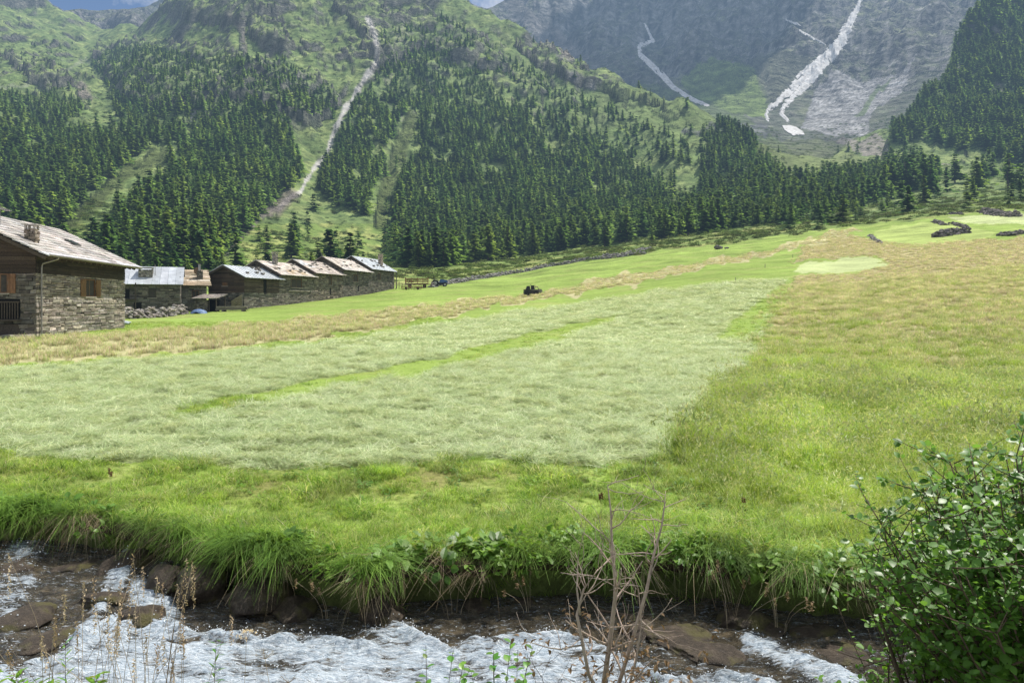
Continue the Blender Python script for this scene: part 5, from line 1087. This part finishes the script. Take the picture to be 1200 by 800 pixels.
m = MB(); m.box(.98*S, 1.5*S, -.5, .5, .45*S, 1.05*S, (5, 5, 4.4), .04); m.tube([(1.45*S, -.4, .9*S), (1.62*S, -.45, .6*S), (1.7*S, -.45, .5*S)], .05, 5, (5, 5, 4)); m.build('pickup', M_DM, t)
for x in (-.85, .5): wheel(t, x*S, -.8, .32*S, .2, M_DM, False); wheel(t, x*S, .8, .32*S, .2, M_DM, False)
# weathered posts in the far meadow
for i, (a, b) in enumerate(((896.5, 312), (862, 329), (929, 300))):
    q = hit(a, b+2, 60); m = MB(); m.tube([(0, 0, -.2), (.02, 0, .7)], .05, 5); o = m.build('marker_post', M_WOODG); o.location = q; tag(o, ['thin stake upright in the green strip between hay and pale field', 'thin stake at the far upper edge of the spread hay', 'short stake on the mown meadow left of the pale hay patch'][i], 'stake')
# ------------------------------------------------------------------ the stream
M_WET = None
def wet_rock_mat():
    m = nmat('wet_rock'); n = N(m); p = n.obj(); a = n.noise(p, 9, 8, .8); b = n.noise(p, 2.6, 5, .7)
    c = n.ramp(a, [(.3, (.03, .022, .016)), (.5, (.085, .062, .042)), (.7, (.20, .155, .11))]); c = n.mix(n.ramp(b, [(.5, 0.), (.62, .8)]), c, (.13, .12, .03)); n.out(n.bsdf(c, .6, n.bump(n.math('MULTIPLY_ADD', n.noise(p, 22, 5, .75), .5, a), 1., .06), .5), False); return m
M_WET = wet_rock_mat()
wx = np.linspace(-8.6, 8.0, 620); wy = np.linspace(3.2, 9.6, 300); WX, WY = np.meshgrid(wx, wy); WU = WX/WY; wpx = 600+F*WU; wpy = HZ+F*HC/WY
wob = 26*fbm(WX*1.2+4, WY*1.2, 3); q = wpy+wob*.7; p_ = wpx+wob
# where the current breaks white
edge = np.interp(p_, [-400, 20, 60, 130, 170, 240, 330, 400, 470, 520, 600, 700, 780, 830, 900, 1000, 1300], [790, 790, 765, 738, 728, 748, 748, 752, 738, 757, 748, 758, 805, 800, 800, 840, 840])
foam = sm(-10, 14, q-edge)
foam = np.maximum(foam, sm(14, 4, dline(wpx, wpy, [(150, 668), (128, 700), (110, 730), (90, 755)])[0]+.35*wob)*.9); foam = np.maximum(foam, sm(20, 5, dline(wpx, wpy, [(165, 705), (195, 720), (205, 745)])[0]+.3*wob))
foam = np.maximum(foam, sm(16, 4, dline(wpx, wpy, [(875, 755), (905, 765), (960, 790), (1010, 810)])[0]+.35*wob)); foam = np.maximum(foam, sm(30, 12, dline(wpx, wpy, [(30, 655), (20, 680), (10, 730)])[0]+.9*wob)*.55)
rag = fbm(WX*3.2+WY*1.1, WY*5.5, 4); foam = np.clip(foam*(.88+1.0*rag)+.0, 0, 1); foam = np.clip(foam-.9*sm(.28, .6, rag)*(wpy < 775), 0, 1)
brk = sm(.18, .42, fbm(WX*2.1+9, WY*4.+3, 4))*(1-foam)
left_up = sm(430, 120, wpx)*sm(735, 660, wpy)        # water comes down a step from the left
lvl = left_up*.10
wz = lvl+.05*fbm(WX*.9, WY*1.6, 3)+foam*(.05+.10*np.abs(fbm(WX*2.1, WY*3.6, 3))+.018*fbm(WX*9, WY*13, 4))+(1-foam)*(.034*ridged(WX*3.5, WY*6.5, 4)+.014*ridged(WX*11, WY*15, 3))
wz += .07*sm(8, 0, np.abs(q-edge-6))*foam
WI = np.arange(WX.size).reshape(WX.shape); nY = 4.5+.35*pn(WX*.45, 1.7)+np.clip(-WX-2.2, 0, 3)*.30
inside = (WY < bankY(WU)+.32) & (WY > nY-1.2)
wq = np.stack([WI[:-1, :-1], WI[:-1, 1:], WI[1:, 1:], WI[1:, :-1]], -1)[inside[:-1, :-1] & inside[1:, 1:]]
used, inv = np.unique(wq, return_inverse=True)
me = mesh_np('stream_water', np.stack([WX, WY, wz], -1).reshape(-1, 3)[used], inv.reshape(-1, 4), True, None, 'POINT', {'foam': foam.ravel()[used]})
def water_mat():
    m = nmat('rushing_water'); n = N(m); p = n.geo(); f = n.attr('foam', 'Fac')
    a = n.noise(n.scale(p, (.6, 2., 1.4)), 16, 6, .75); b = n.noise(n.scale(p, (1, 1.8, 1)), 4.5, 5, .7); c = n.noise(p, 60, 4, .8)
    clear = n.ramp(b, [(.3, (.03, .026, .02)), (.5, (.095, .08, .055)), (.68, (.24, .19, .12))])
    f = n.math('SUBTRACT', f, n.ramp(n.noise(n.scale(p, (.7, 2.4, 1)), 1.7, 5, .6), [(.50, 0.), (.72, .85)])); ff = n.math('ADD', f, n.math('MULTIPLY', n.math('SUBTRACT', a, .5), 3.4)); ff = n.ramp(ff, [(.20, 0.), (.5, .55), (.95, 1.)])
    gl = n.ramp(n.noise(n.scale(p, (1, 1.6, 1)), 26, 5, .8), [(.60, 0.), (.68, .9)])      # small breaking caps and glints painted white on the dark riffles
    white = n.ramp(n.noise(n.scale(p, (.6, 2.6, 1.)), 24, 8, .9), [(.34, (.13, .17, .21)), (.47, (.42, .51, .60)), (.60, (.90, .94, .97))])
    t = n.math('MAXIMUM', ff, n.math('MULTIPLY', gl, .8))
    nr = n.bump(n.math('MULTIPLY_ADD', a, 1., n.math('MULTIPLY', c, .5)), .9, .03)
    s1 = n.bsdf(clear, .06, n.bump(n.math('MULTIPLY_ADD', b, 1., n.math('MULTIPLY', a, .9)), 1., .10), .8); s2 = n.bsdf(white, .65, nr, .3)
    mx = n.new('ShaderNodeMixShader'); n.put(mx.inputs[0], t); n.l.new(s1, mx.inputs[1]); n.l.new(s2, mx.inputs[2]); n.out(mx.outputs[0], False); return m
WATER = water_mat(); tag(link('stream_water', me, WATER), kind='structure')
# flying drops and froth
kk = RNG.integers(0, WX.size, 260000); fx, fy, fz_ = WX.ravel()[kk], WY.ravel()[kk], foam.ravel()[kk]; ok = inside.ravel()[kk] & (RNG.uniform(0, 1, len(kk)) < np.where(np.abs(fz_-.5) < .45, .16, np.where(fz_ > .9, .05, .004))); ok &= fy > nY.ravel()[kk]-.3
P = np.stack([fx[ok]+RNG.normal(0, .02, ok.sum()), fy[ok], wz.ravel()[kk][ok]+np.abs(RNG.exponential(.022, ok.sum()))], 1)
dm = nmat('water_drop'); n = N(dm); n.out(n.bsdf((.88, .92, .95), .2, None, .8), False)
v, f_ = rockverts(5, 1); dr = mesh_np('drop', v*.006, f_, True, np.ones((len(v), 3))); dr.materials.append(dm)
scatter('water_spray', [bpy.data.objects.new('drop', dr)], P, eul(len(P), 1), RNG.uniform(.25, 1.25, len(P))**1.8, label='white drops and froth thrown up along the rushing stream', cat='spray')
# rocks in the stream: (px, Y, size, height factor, z, label)
rocks = [(205, 7.75, .26, .8, 0, 'dark brown mossy rock with dry grass on top, right of the small cascade'), (238, 7.55, .28, .9, -.02, 'tall dark rock jutting from the bank left of the white crest'), (150, 8.15, .24, .8, 0, 'small dark rock at the top of the little cascade'),
         (300, 7.3, .32, .55, 0, 'flat brown rock at the waterline below hanging grass'), (345, 7.12, .22, .5, 0, 'low dark wet stone beside the flat brown rock'), (92, 8.2, .22, .35, .03, 'low brown stone awash in the left shallows'), (120, 7.35, .18, .4, .02, 'pinkish brown stone showing through the froth at lower left'),
         (30, 7.0, .28, .3, .0, 'broad brown stone at the left edge of the stream'), (20, 8.2, .3, .3, .03, 'half sunk stone near the left margin of the stream'), (60, 6.55, .22, .25, 0, 'flat brown stone at the lower left corner of the stream'), (165, 6.9, .2, .5, .02, 'dark round stone parting the foam at left'),
         (800, 6.5, .32, .17, .0, 'yellowish brown boulder with water sliding over it, right of the dead shrub'), (750, 6.75, .2, .25, .0, 'small golden stone upstream of the yellowish boulder'), (835, 6.3, .2, .4, -.02, 'round dark boulder in front of the yellowish one'), (900, 6.85, .2, .25, 0, 'brown riffle stone close under the right bank'),
         (955, 6.65, .2, .25, 0, 'brown stone awash near the green bush'), (870, 6.9, .2, .5, 0, 'small wet stone under the bank overhang at right'), (985, 6.3, .2, .25, 0, 'flat gravelly stone at the right end of the stream'), (7.2*0+560, 7.25, .14, .4, 0, 'tiny wet stone at the far waterline in mid stream'), (450, 7.02, .2, .7, 0, 'brown earthy stone beneath the straw tuft'), (615, 7.3, .12, .5, 0, 'small dark stone below the broad leaved plants')]
for i, (px, Y, s, hz, z0, lab) in enumerate(rocks):
    X = (px-600)/F*Y; boulder(0, 0, s, lab, M_WET, 40+i, hz, z=z0, rot=random.uniform(0, 3), name='stream_rock', cat='rock', group='rocks in the stream', xy=(X, Y), sink=.32)

# ------------------------------------------------------------------ the far bank: turf lip, hanging grass, leafy plants
lu_ = np.linspace(-1.0, .95, 700); lb = bankY(lu_); prof = [(.62, .02), (.40, .075), (.16, .07), (-.04, .02), (-.10, -.05), (-.03, -.12), (.15, -.16), (.30, -.22)]
V = []; 
for (dy, dz) in prof:
    yy = lb+dy+.05*pn(lu_*40, dy*5+2)+.10*pn(lu_*13, 7.7)*(dy < .3); zt = zat(lu_*(lb+.6), lb+.6); V.append(np.stack([lu_*yy, yy, zt+dz-.02+.03*pn(lu_*50, dz*20)], 1))
V = np.stack(V); n0, n1_ = V.shape[:2]; I_ = np.arange(n0*n1_).reshape(n0, n1_)
SOIL = built('bank_soil', [(.03, .022, .014), (.07, .05, .03), (.12, .09, .05)], 12, .95, 1., .04, haze=False)
tag(link('turf_edge', mesh_np('turf_edge', V.reshape(-1, 3), np.stack([I_[:-1, :-1], I_[:-1, 1:], I_[1:, 1:], I_[1:, :-1]], -1).reshape(-1, 4), True, np.full((n0*n1_, 3), 1.)), SOIL), kind='structure')
def lip(n, a, b, u0=-.80, u1=.80):
    u = RNG.uniform(u0, u1, n); bk = bankY(u); y = bk+RNG.uniform(a, b, n); z = zat(u*(bk+.6), bk+.6)+.0; return np.stack([u*y, y, z], 1), u
# long drooping grass over the edge (leans towards the water, -Y)
dr_ = [proto('hang', blades(30, .40, .12, 1.15, .0062, 5, cols=((1, 1, 1), (1.3, 1.25, 1.2), (.75, .8, .7)), droop=1.25, dirbias=-1.57, seed=500+i), G_DEEP) for i in range(4)]
P, u = lip(1500, -.06, .34); px_ = 600+F*u; lush = .22+.75*np.exp(-((px_-285)/75)**2)+.8*np.exp(-((px_-60)/75)**2)+.35*np.exp(-((px_-440)/30)**2)+.30*sm(500, 620, px_)+.7*fbm(u*17, u*3, 3); k = RNG.uniform(0, 1, len(u)) < np.clip(lush, .12, .9); P, lush = P[k], lush[k]
r = eul(len(P), .2); r[:, 2] = RNG.normal(0, .95, len(P)); s = RNG.uniform(.55, 1.05, len(P))*np.clip(lush+.25, .45, 1.15)
scatter('hanging_grass', dr_, P, r, s, label='long dark green grass drooping over the far bank towards the stream', cat='grass')
br = [proto('tuft', blades(30, .20, .12, .9, .005, 4, cols=green3+((1.5, 1.15, 2.4),), droop=.9, seed=520+i), G_FRESH) for i in range(3)]
P, u = lip(4200, .02, 1.1); scatter('bank_top_grass', br, P, eul(len(P), .3), RNG.uniform(.45, 1.1, len(P))*(1+.35*sm(.1, .3, u)), label='fresh longer grass crowning the edge of the far bank', cat='grass')
# dead straw hanging below the turf
M_DRY = leaf_mat('dry_stalk', [(.36, .28, .18), (.48, .40, .28), (.26, .19, .12)], .2, up=.3)
st_ = [proto('straw', blades(26, .34, .08, 1.3, .0045, 5, cols=((1, 1, 1), (.7, .65, .6), (1.2, 1.2, 1.1)), droop=1.9, dirbias=-1.57, seed=540+i), M_DRY) for i in range(3)]
P, u = lip(420, -.10, .05); P[:, 2] -= RNG.uniform(.0, .16, len(P)); px_ = 600+F*u; k = (RNG.uniform(0, 1, len(u)) < .13) | (np.abs(px_-445) < 26) | (np.abs(px_-95) < 30) ; P = P[k]; r = eul(len(P), .3); r[:, 2] = RNG.normal(0, .5, len(P))
scatter('dead_grass', st_, P, r, RNG.uniform(.5, 1.0, len(P)), label='dead straw coloured grass hanging below the turf of the far bank', cat='grass')
# broad leaved herbs
LEAF = leaf_mat('herb_leaf', [(.10, .22, .03), (.16, .30, .045), (.24, .40, .06), (.12, .22, .05)], .4, .45, up=.45, spec=.5)
def leaf(o, d, upv, l, w, c, V, Q, CC, lobes=False, fold=.25):
    d = np.array(d)/np.linalg.norm(d); s = np.cross(d, upv); s /= (np.linalg.norm(s)+1e-9); n_ = np.cross(s, d); o = np.array(o, float); b = len(V)
    if lobes: prof = [(0, .1), (.25, .75), (.38, .45), (.55, .95), (.7, .5), (.85, .5), (1., .05)]
    else: prof = [(0, .08), (.18, .62), (.42, 1.), (.68, .82), (.88, .42), (1., .04)]
    for t, ww in prof:
        bend = -n_*(.22*l*t*t); m_ = o+d*l*t+bend
        V += [m_-s*w*.5*ww+n_*fold*w*.5*ww, m_, m_+s*w*.5*ww+n_*fold*w*.5*ww]; CC += [c, [x*1.12 for x in c], c]
    for k in range(len(prof)-1): a = b+3*k; Q += [(a, a+1, a+4, a+3), (a+1, a+2, a+5, a+4)]
def herb(seed, n=11, l=.10, h=.18, lobes=True, sp=.10):
    g = np.random.default_rng(seed); V = []; Q = []; CC = []
    for i in range(n):
        a = g.uniform(0, 6.28); e = np.array((np.cos(a), np.sin(a), 0)); r = g.uniform(.3, 1)*sp; hh = h*g.uniform(.4, 1); o = e*r+np.array((0, 0, hh)); c = [g.uniform(.7, 1.25)]*3
        leaf(o, e*g.uniform(.5, 1)+np.array((0, 0, g.uniform(-.1, .5))), (0, 0, 1), l*g.uniform(.6, 1.2), l*.75*g.uniform(.7, 1.1), c, V, Q, CC, lobes)
        b = len(V); w = np.array((-e[1], e[0], 0))*.002; V += [e*.01-w, e*.01+w, o+w, o-w]; Q.append((b, b+1, b+2, b+3)); CC += [[.8, .8, .6]]*4
    return V, Q, CC
hp = [proto('herb', herb(600+i, 12, .085+.02*(i % 2), .16, i % 2 == 0), LEAF) for i in range(4)]
P, u = lip(1300, -.14, .36); px_ = 600+F*u; P[:, 2] -= np.where(P[:, 1] < bankY(u)+.0, RNG.uniform(0, .12, len(P)), 0)
w_ = .10+.75*np.exp(-((px_-545)/75)**2)+.8*np.exp(-((px_-660)/60)**2)+.5*np.exp(-((px_-330)/60)**2)+.5*np.exp(-((px_-20)/60)**2)+.55*sm(720, 800, px_); k = RNG.uniform(0, 1, len(u)) < w_; P = P[k]
scatter('bank_herbs', hp, P, eul(len(P), .45), RNG.uniform(.35, 1.05, len(P))**1.2, label='broad leaved green herbs growing out of the far bank edge', cat='herbs')
P = zonepts(800, -.8, .8, 7.6, 14, lambda px, py, x, y: land(x, y-.3) & ~k_hay(px, py, x, y)); scatter('meadow_herbs', hp[:0]+[proto('herb', herb(620+i, 9, .05, .07, False, .07), LEAF) for i in range(3)], P, eul(len(P), .25), RNG.uniform(.5, 1.3, len(P)), label='small leafy herbs scattered through the short grass near the stream', cat='herbs')
# brown dock tops and dark stems standing in the bank grass
def stalkplant(name, p, h, lab, n=5, mat=M_DRY, heads='spike', spread=.12, cat='dry plant', group=None, lean=(0, 0), hr=.010, hcol=(1, 1, 1), th=.0022):
    t = empty(name, p, random.uniform(0, 6), lab, cat, group)
    for i in range(n):
        a = random.uniform(0, 6.28); r = spread*random.random(); H = h*random.uniform(.65, 1.05); x, y = r*math.cos(a)*.3, r*math.sin(a)*.3; dx = math.cos(a)*r*1.1+lean[0]*H; dy = math.sin(a)*r*1.1+lean[1]*H
        pts = [(x+dx*q*q, y+dy*q*q, H*q) for q in (0, .25, .5, .75, 1)]; m = MB(); m.tube(pts, [th*(1-.5*q) for q in (0, .25, .5, .75, 1)], 4, sc((1, 1, 1), .15)); m.build('stem', mat, t)
        T_ = Vector(pts[-1]); m = MB()
        if heads == 'spike':
            for k in range(34):
                q = k/34; c = T_+Vector((random.gauss(0, hr*.6), random.gauss(0, hr*.6), -q*.12*H/.6+.02)); e = Vector((random.gauss(0, 1), random.gauss(0, 1), random.gauss(.6, .6))).normalized()*hr*1.1; s_ = e.cross(Vector((.3, .8, .1))).normalized()*hr*.4; m.raw([c-e, c+s_, c+e, c-s_], [(0, 1, 2, 3)], sc(hcol, .2))
        elif heads == 'umbel':
            for k in range(15):
                b = random.uniform(0, 6.28); rr = math.sqrt(random.random())*.055; e = T_+Vector((rr*math.cos(b), rr*math.sin(b), .05-rr*.4)); m.tube([T_, e], .0009, 3, sc((1, 1, 1), .1), cap=False)
                for w in range(7): d = Vector((random.gauss(0, .007), random.gauss(0, .007), random.gauss(0, .003))); m.raw([e+d, e+d+Vector((.004, 0, .001)), e+d+Vector((.003, .004, .003)), e+d+Vector((0, .004, .001))], [(0, 1, 2, 3)], sc(hcol, .2))
        m.build('seed_head', mat, t)
    return t
nearG = lambda px, Y: gp(px, Y)
def upto(px, Y, py): return HC-(py-HZ)*Y/F-nearG(px, Y).z
for (px, Y, h, lab) in ((95, 4.0, 660, 'dry feathery grass stalks reaching highest in front of the left rapids'), (130, 3.9, 675, 'dry grass clump before the cascade, thinner and shorter'), (180, 4.0, 655, 'pale dry grass stalks in front of the dark bank rock'), (52, 3.8, 705, 'bent dry grass stalks near the lower left corner'), (215, 3.9, 700, 'low dry grass tuft before the white water on the left'), (160, 3.8, 690, 'straight dry stalks standing before the foam at left')):
    stalkplant('dry_grass', nearG(px, Y), upto(px, Y, h), lab, 7, heads='spike', spread=.30, group='dry grass on the near bank', cat='grass clump', hr=.008, hcol=(1.2, 1.15, 1.1))
for (px, Y, h, lab) in ((283, 3.9, 752, 'tallest pale dried umbel flower before the foam'), (297, 3.8, 770, 'brown dried umbel right beside the pale one'), (330, 3.8, 768, 'dried umbel farther right, spread like a small fan')):
    stalkplant('umbel_flower', nearG(px, Y), upto(px, Y, h), lab, 2, heads='umbel', spread=.08, cat='dry flower', hcol=(1.5, 1.5, 1.4))
for (px, Y, h, lab) in ((385, 7.0, .42, 'brown withered sprig leaning over the far waterline'), (530, 7.05, .50, 'brown withered weed curling from the far bank left of mid stream'), (620, 7.1, .46, 'brown withered weed hanging at the far waterline right of mid stream'), (860, 6.8, .62, 'arching dry weed under the dark right bank'), (910, 6.75, .5, 'second dry weed under the bank, nearer the green bush')):
    p = gp(px, Y); p.z = max(p.z, .0); stalkplant('withered_weed', p, h, lab, 5, heads='spike', spread=.35, cat='dry plant', hr=.012, hcol=(.8, .7, .6), lean=(.25, -.2))
for (px, Y, h, lab) in ((705, 8.3, .42, 'dark dock spike standing in the grass above the dead shrub'), (870, 8.5, .4, 'reddish dock top in the grass left of the green bush'), (130, 9.4, .35, 'brown dock top in the grass above the left bank')):
    stalkplant('dock_plant', gp(px, Y), h, lab, 2, heads='spike', spread=.06, cat='dry plant', hr=.012, hcol=(.45, .28, .22))
# leafy shoots along the bottom of the view
SHOOT = leaf_mat('shoot_leaf', [(.10, .24, .035), (.15, .32, .05), (.20, .38, .07)], .45, .35, up=.3, spec=.55)
TWIG = bark_mat('twig', (.09, .06, .045), (.2, .15, .11), False, 20.)
GREY = bark_mat('dead_twig', (.36, .27, .21), (.60, .49, .40), False, 14.)
def shoot(name, p, h, lab, nl, ll, lw, mat=SHOOT, ns=1, spread=.1, cat='young plant', stem=TWIG, curve=.1, col=(1, 1, 1), narrow=False):
    t = empty(name, p, 0, lab, cat)
    for s in range(ns):
        H = h*random.uniform(.7, 1); a = random.uniform(0, 6.28); ex = spread*random.uniform(.3, 1); m = MB(); P_ = lambda q: Vector((ex*math.cos(a)*q+curve*q*q*.3, ex*math.sin(a)*q, H*q)); m.tube([P_(q/6) for q in range(7)], [.004*(1-q/8) for q in range(7)], 5); m.build('stem', stem, t)
        V = []; Q = []; CC = []
        for k in range(nl):
            q = .18+.82*(k+.5)/nl; b = 2.4*k+random.uniform(-.3, .3); e = np.array((math.cos(b), math.sin(b), random.uniform(.25, .9))); l = ll*random.uniform(.7, 1.15)*(1-.45*q if narrow else 1-.25*q); leaf(P_(q), e, (0, 0, 1), l, lw*random.uniform(.8, 1.1)*l/ll, [random.uniform(.75, 1.25)*c for c in col], V, Q, CC)
        o = link('leaves', mesh_np('leaves', V, Q, True, np.array(CC)), mat, t)
    return t
shoot('leafy_herb', nearG(250, 3.9), upto(250, 3.9, 745), 'upright bright green herb with narrow leaves before the foam', 40, .085, .016, narrow=True, spread=.03, col=(1.1, 1.1, .8))
shoot('leafy_herb', nearG(82, 4.0), upto(82, 4.0, 712), 'tall green herb with narrow leaves before the left rapids', 46, .085, .017, narrow=True, spread=.05, col=(1.1, 1.05, .8))
for (px, Y, h, nl, ns, lab) in ((510, 3.8, 742, 16, 3, 'slender leafy sapling left of the twin saplings at the bottom'), (585, 3.7, 742, 18, 6, 'fullest leafy sapling with round leaves at the bottom centre'), (608, 3.9, 728, 16, 3, 'taller leafy sapling just left of the dead shrub'), (500, 3.6, 776, 14, 3, 'low round leaved sapling at the bottom edge, left of centre')):
    shoot('alder_sapling', nearG(px, Y), upto(px, Y, h), lab, nl, .062, .045, ns=ns, spread=.22)
for (px, Y, h, lab) in ((12, 3.8, 790, 'pale green leafy clump in the lower left corner'), (92, 3.7, 797, 'yellow green leafy clump on the lower left edge'), (120, 3.7, 800, 'small yellow green shoot beside the larger lower left clump'), (45, 3.6, 806, 'broad leaved green clump at the very bottom left')):
    shoot('leafy_clump', nearG(px, Y), upto(px, Y, h), lab, 22, .075, .034, ns=5, spread=.28, col=(1.35, 1.15, .6))
# ------------------------------------------------------------------ dead shrub
def branchy(mb, p, d, l, r, depth, g, tips, wig=.22, split=(2, 4), up=.15, minr=.0012):
    pts = [p]; rs = [r]; q = Vector(p); dd = Vector(d).normalized(); n_ = 5
    for i in range(n_):
        dd = (dd+Vector((g.gauss(0, wig), g.gauss(0, wig), g.gauss(up*.3, wig*.6)))).normalized(); q = q+dd*l/n_; pts.append(q.copy()); rs.append(r*(1-.62*(i+1)/n_))
    mb.tube(pts, rs, 6 if r > .006 else 4, sc((1, 1, 1), .08)); tips.append((q.copy(), dd.copy()))
    if depth:
        for k in range(g.randint(*split)):
            i = g.randint(1, n_); b = Vector((g.gauss(0, 1), g.gauss(0, 1), g.gauss(.35, .5))).normalized(); nd = (dd*.75+b*.75).normalized(); branchy(mb, pts[i], nd, l*g.uniform(.42, .72), max(rs[i]*.62, minr), depth-1, g, tips, wig, split, up, minr)
BASE = nearG(712, 3.95); t = empty('dead_shrub', BASE, 0, 'leafless grey brown shrub with forked branches in the bottom centre', 'dead shrub')
g = random.Random(5)
def to(px, py, Y): return Vector(((px-600)/F*Y, Y, HC-(py-HZ)*Y/F))-BASE
stems = [([(708, 800), (716, 740), (722, 690), (717, 640), (716, 600), (712, 568)], .0165, 3.95), ([(716, 830), (738, 760), (758, 690), (766, 650), (775, 618), (779, 590), (780, 575)], .0135, 4.05), ([(712, 830), (690, 790), (676, 720), (684, 690), (700, 668), (722, 648)], .0125, 3.85), ([(730, 830), (745, 775), (752, 730), (748, 690), (741, 668)], .008, 3.9), ([(680, 720), (676, 690), (677, 660), (678, 645)], .0055, 3.85)]
tips = []
for k, (pp, r, Y) in enumerate(stems):
    pts = [to(a, b, Y+.04*math.sin(i*2+k)) for i, (a, b) in enumerate(pp)]
    if k < 4: pts = [Vector((pts[0].x*.4, (Y-3.95)*.4, -.05))]+pts
    r *= 1.05; rs = [r*(1-.86*i/(len(pts)-1)) for i in range(len(pts))]; m = MB(); m.tube(pts, rs, 8)
    for i in range(2, len(pts)):
        for z in range(3 if k < 4 else 1):
            b = Vector((g.gauss(0, 1), g.gauss(0, .6), g.gauss(.45, .4))).normalized(); branchy(m, pts[i-1].lerp(pts[i], g.random()), b, g.uniform(.12, .34), rs[i]*.5+.0016, 1, g, tips, .2, (1, 3))
    m.build('branch', GREY, t, smooth=True)
DEADLEAF = leaf_mat('withered_leaf', [(.13, .08, .045), (.22, .145, .08), (.30, .20, .12)], .15, .7, up=.2)
V = []; Q = []; CC = []; m = MB(); tp = []
for k in range(44):
    b = Vector((g.gauss(0, .9), g.gauss(0, .5), g.uniform(.25, .9))).normalized(); branchy(m, Vector((g.uniform(-.3, .42), g.uniform(-.15, .1), .0)), b, g.uniform(.35, .75), .0042, 2, g, tp, .2, (2, 3))
m.build('thin_twigs', TWIG, t)
for (q, dd) in tp:
    for k in range(3):
        e = np.array((g.gauss(0, 1), g.gauss(0, 1), g.gauss(-.3, .6))); 
        if q.z < .85: leaf(np.array(q)+np.array([g.gauss(0, .02) for _ in range(3)]), e, (g.gauss(0, .4), g.gauss(0, .4), 1), g.uniform(.025, .05), g.uniform(.012, .026), [g.uniform(.6, 1.35)]*3, V, Q, CC, fold=.8)
link('withered_leaves', mesh_np('withered_leaves', V, Q, False, np.array(CC)), DEADLEAF, t)
m = MB(); k = empty('fallen_branch', gp(800, 6.9)+Vector((0, 0, .40)), 0, 'thin dark branch lying across the stream behind the dead shrub', 'branch')
m.tube([(-.75, .22, .05), (-.3, .1, .02), (.1, 0, -.02), (.5, -.12, -.04)], [.012, .014, .012, .007], 6); m.build('wood', TWIG, k)
# ------------------------------------------------------------------ the green alder bush on the right
ALD = leaf_mat('alder_leaf', [(.12, .26, .04), (.20, .38, .06), (.30, .50, .08), (.14, .28, .06), (.24, .42, .07)], .5, .42, up=.3, spec=.7)
def alder(name, base, lab, nstem, H, spr, g, nleaf=26, toward=(0, 0), cull=None):
    t = empty(name, base, 0, lab, 'bush'); m = MB(); V = []; Q = []; CC = []
    for s in range(nstem):
        a = g.uniform(0, 6.28); r = spr*math.sqrt(g.random()); top = Vector((r*math.cos(a)+toward[0], r*math.sin(a)+toward[1], H*g.uniform(.55, 1.0)*(1-.22*(r/spr)**2))); b0 = Vector((top.x*.25, top.y*.25, 0)); pts = []
        for i in range(9): q = i/8; pts.append(b0.lerp(top, q)+Vector((math.sin(q*5+s)*.02, math.cos(q*4+s)*.02, .10*H*math.sin(q*math.pi)*.3)))
        m.tube(pts, [.008*(1-.8*i/8)+.001 for i in range(9)], 5)
        sh = [(pts[k_], (pts[k_]-pts[k_-1]).normalized()) for k_ in range(2, 9)]; segs = [(pts, nleaf)]
        for k_ in range(g.randint(5, 8)):
            i = g.randint(2, 8); b = Vector((g.gauss(0, 1), g.gauss(0, 1), g.gauss(.5, .4))).normalized(); l = g.uniform(.14, .34); sp = [pts[i]+b*l*w/4+Vector((0, 0, .03*w*w/16)) for w in range(5)]; m.tube(sp, [.0032*(1-w/6) for w in range(5)], 4); segs.append((sp, int(nleaf*.55)))
        for sp, nl in segs:
            for k_ in range(nl):
                q = g.uniform(.22, 1)*(len(sp)-1); i = min(int(q), len(sp)-2); o = sp[i].lerp(sp[i+1], q-i); e = np.array((g.gauss(0, 1), g.gauss(0, 1), g.gauss(.25, .5))); e /= np.linalg.norm(e); o = np.array(o)+e*.012
                l = g.uniform(.022, .048); leaf(o, e, (g.gauss(0, .45), g.gauss(0, .45), 1), l, l*.74, [g.uniform(.7, 1.3)]*3, V, Q, CC, fold=.18)
    m.build('branches', TWIG, t, smooth=True); link('leaves', mesh_np('leaves', V, Q, True, np.array(CC)), ALD, t); return t
g = random.Random(9)
b = nearG(1240, 3.3); alder('alder_bush', b, 'big leafy green bush filling the lower right corner', 140, upto(1215, 3.3, 512), .80, g, 30)
b = nearG(1130, 3.7); alder('alder_bush', b, 'lower leafy bush in front of the stream, left part of the right hand greenery', 34, upto(1085, 3.7, 560), .46, g, 20, toward=(.0, .1))
b = nearG(1045, 3.9); alder('alder_bush', b, 'small outlying leafy bush closest to the stream at lower right', 10, upto(1010, 3.9, 680), .26, g, 16)
# ground plants clothing the near bank under the bush
P = zonepts(2600, -1.0, 1.0, 2.2, 3.75, lambda px, py, x, y: y < 4); scatter('near_bank_grass', [proto('tuft', blades(24, .22, .12, .7, .004, 3, cols=green3, seed=700+i), G_FRESH) for i in range(3)], P, eul(len(P), .25), RNG.uniform(.35, .7, len(P)), label='grass on the near bank at the foot of the view', cat='grass')

# ------------------------------------------------------------------ unseen cumulus blob added above the far ridge to shade the mountain
v, f_ = rockverts(77, 4, 1, 1, 1, .5); v = v*(1+.35*fbm(v[:, 0]*1.6+2, v[:, 1]*1.6+v[:, 2], 5))[:, None]*(430, 380, 90)
cm2 = nmat('shadow_cloud_white'); n = N(cm2); n.out(n.bsdf((.85, .85, .85), 1., None, 0.))
tgt = Vector(((800-600)/F*2000, 2000, zz(42, 2000))); cl = link('shadow_cloud', mesh_np('shadow_cloud', v, f_, True), cm2); cl.location = tgt+sv*2250; tag(cl, kind='structure')
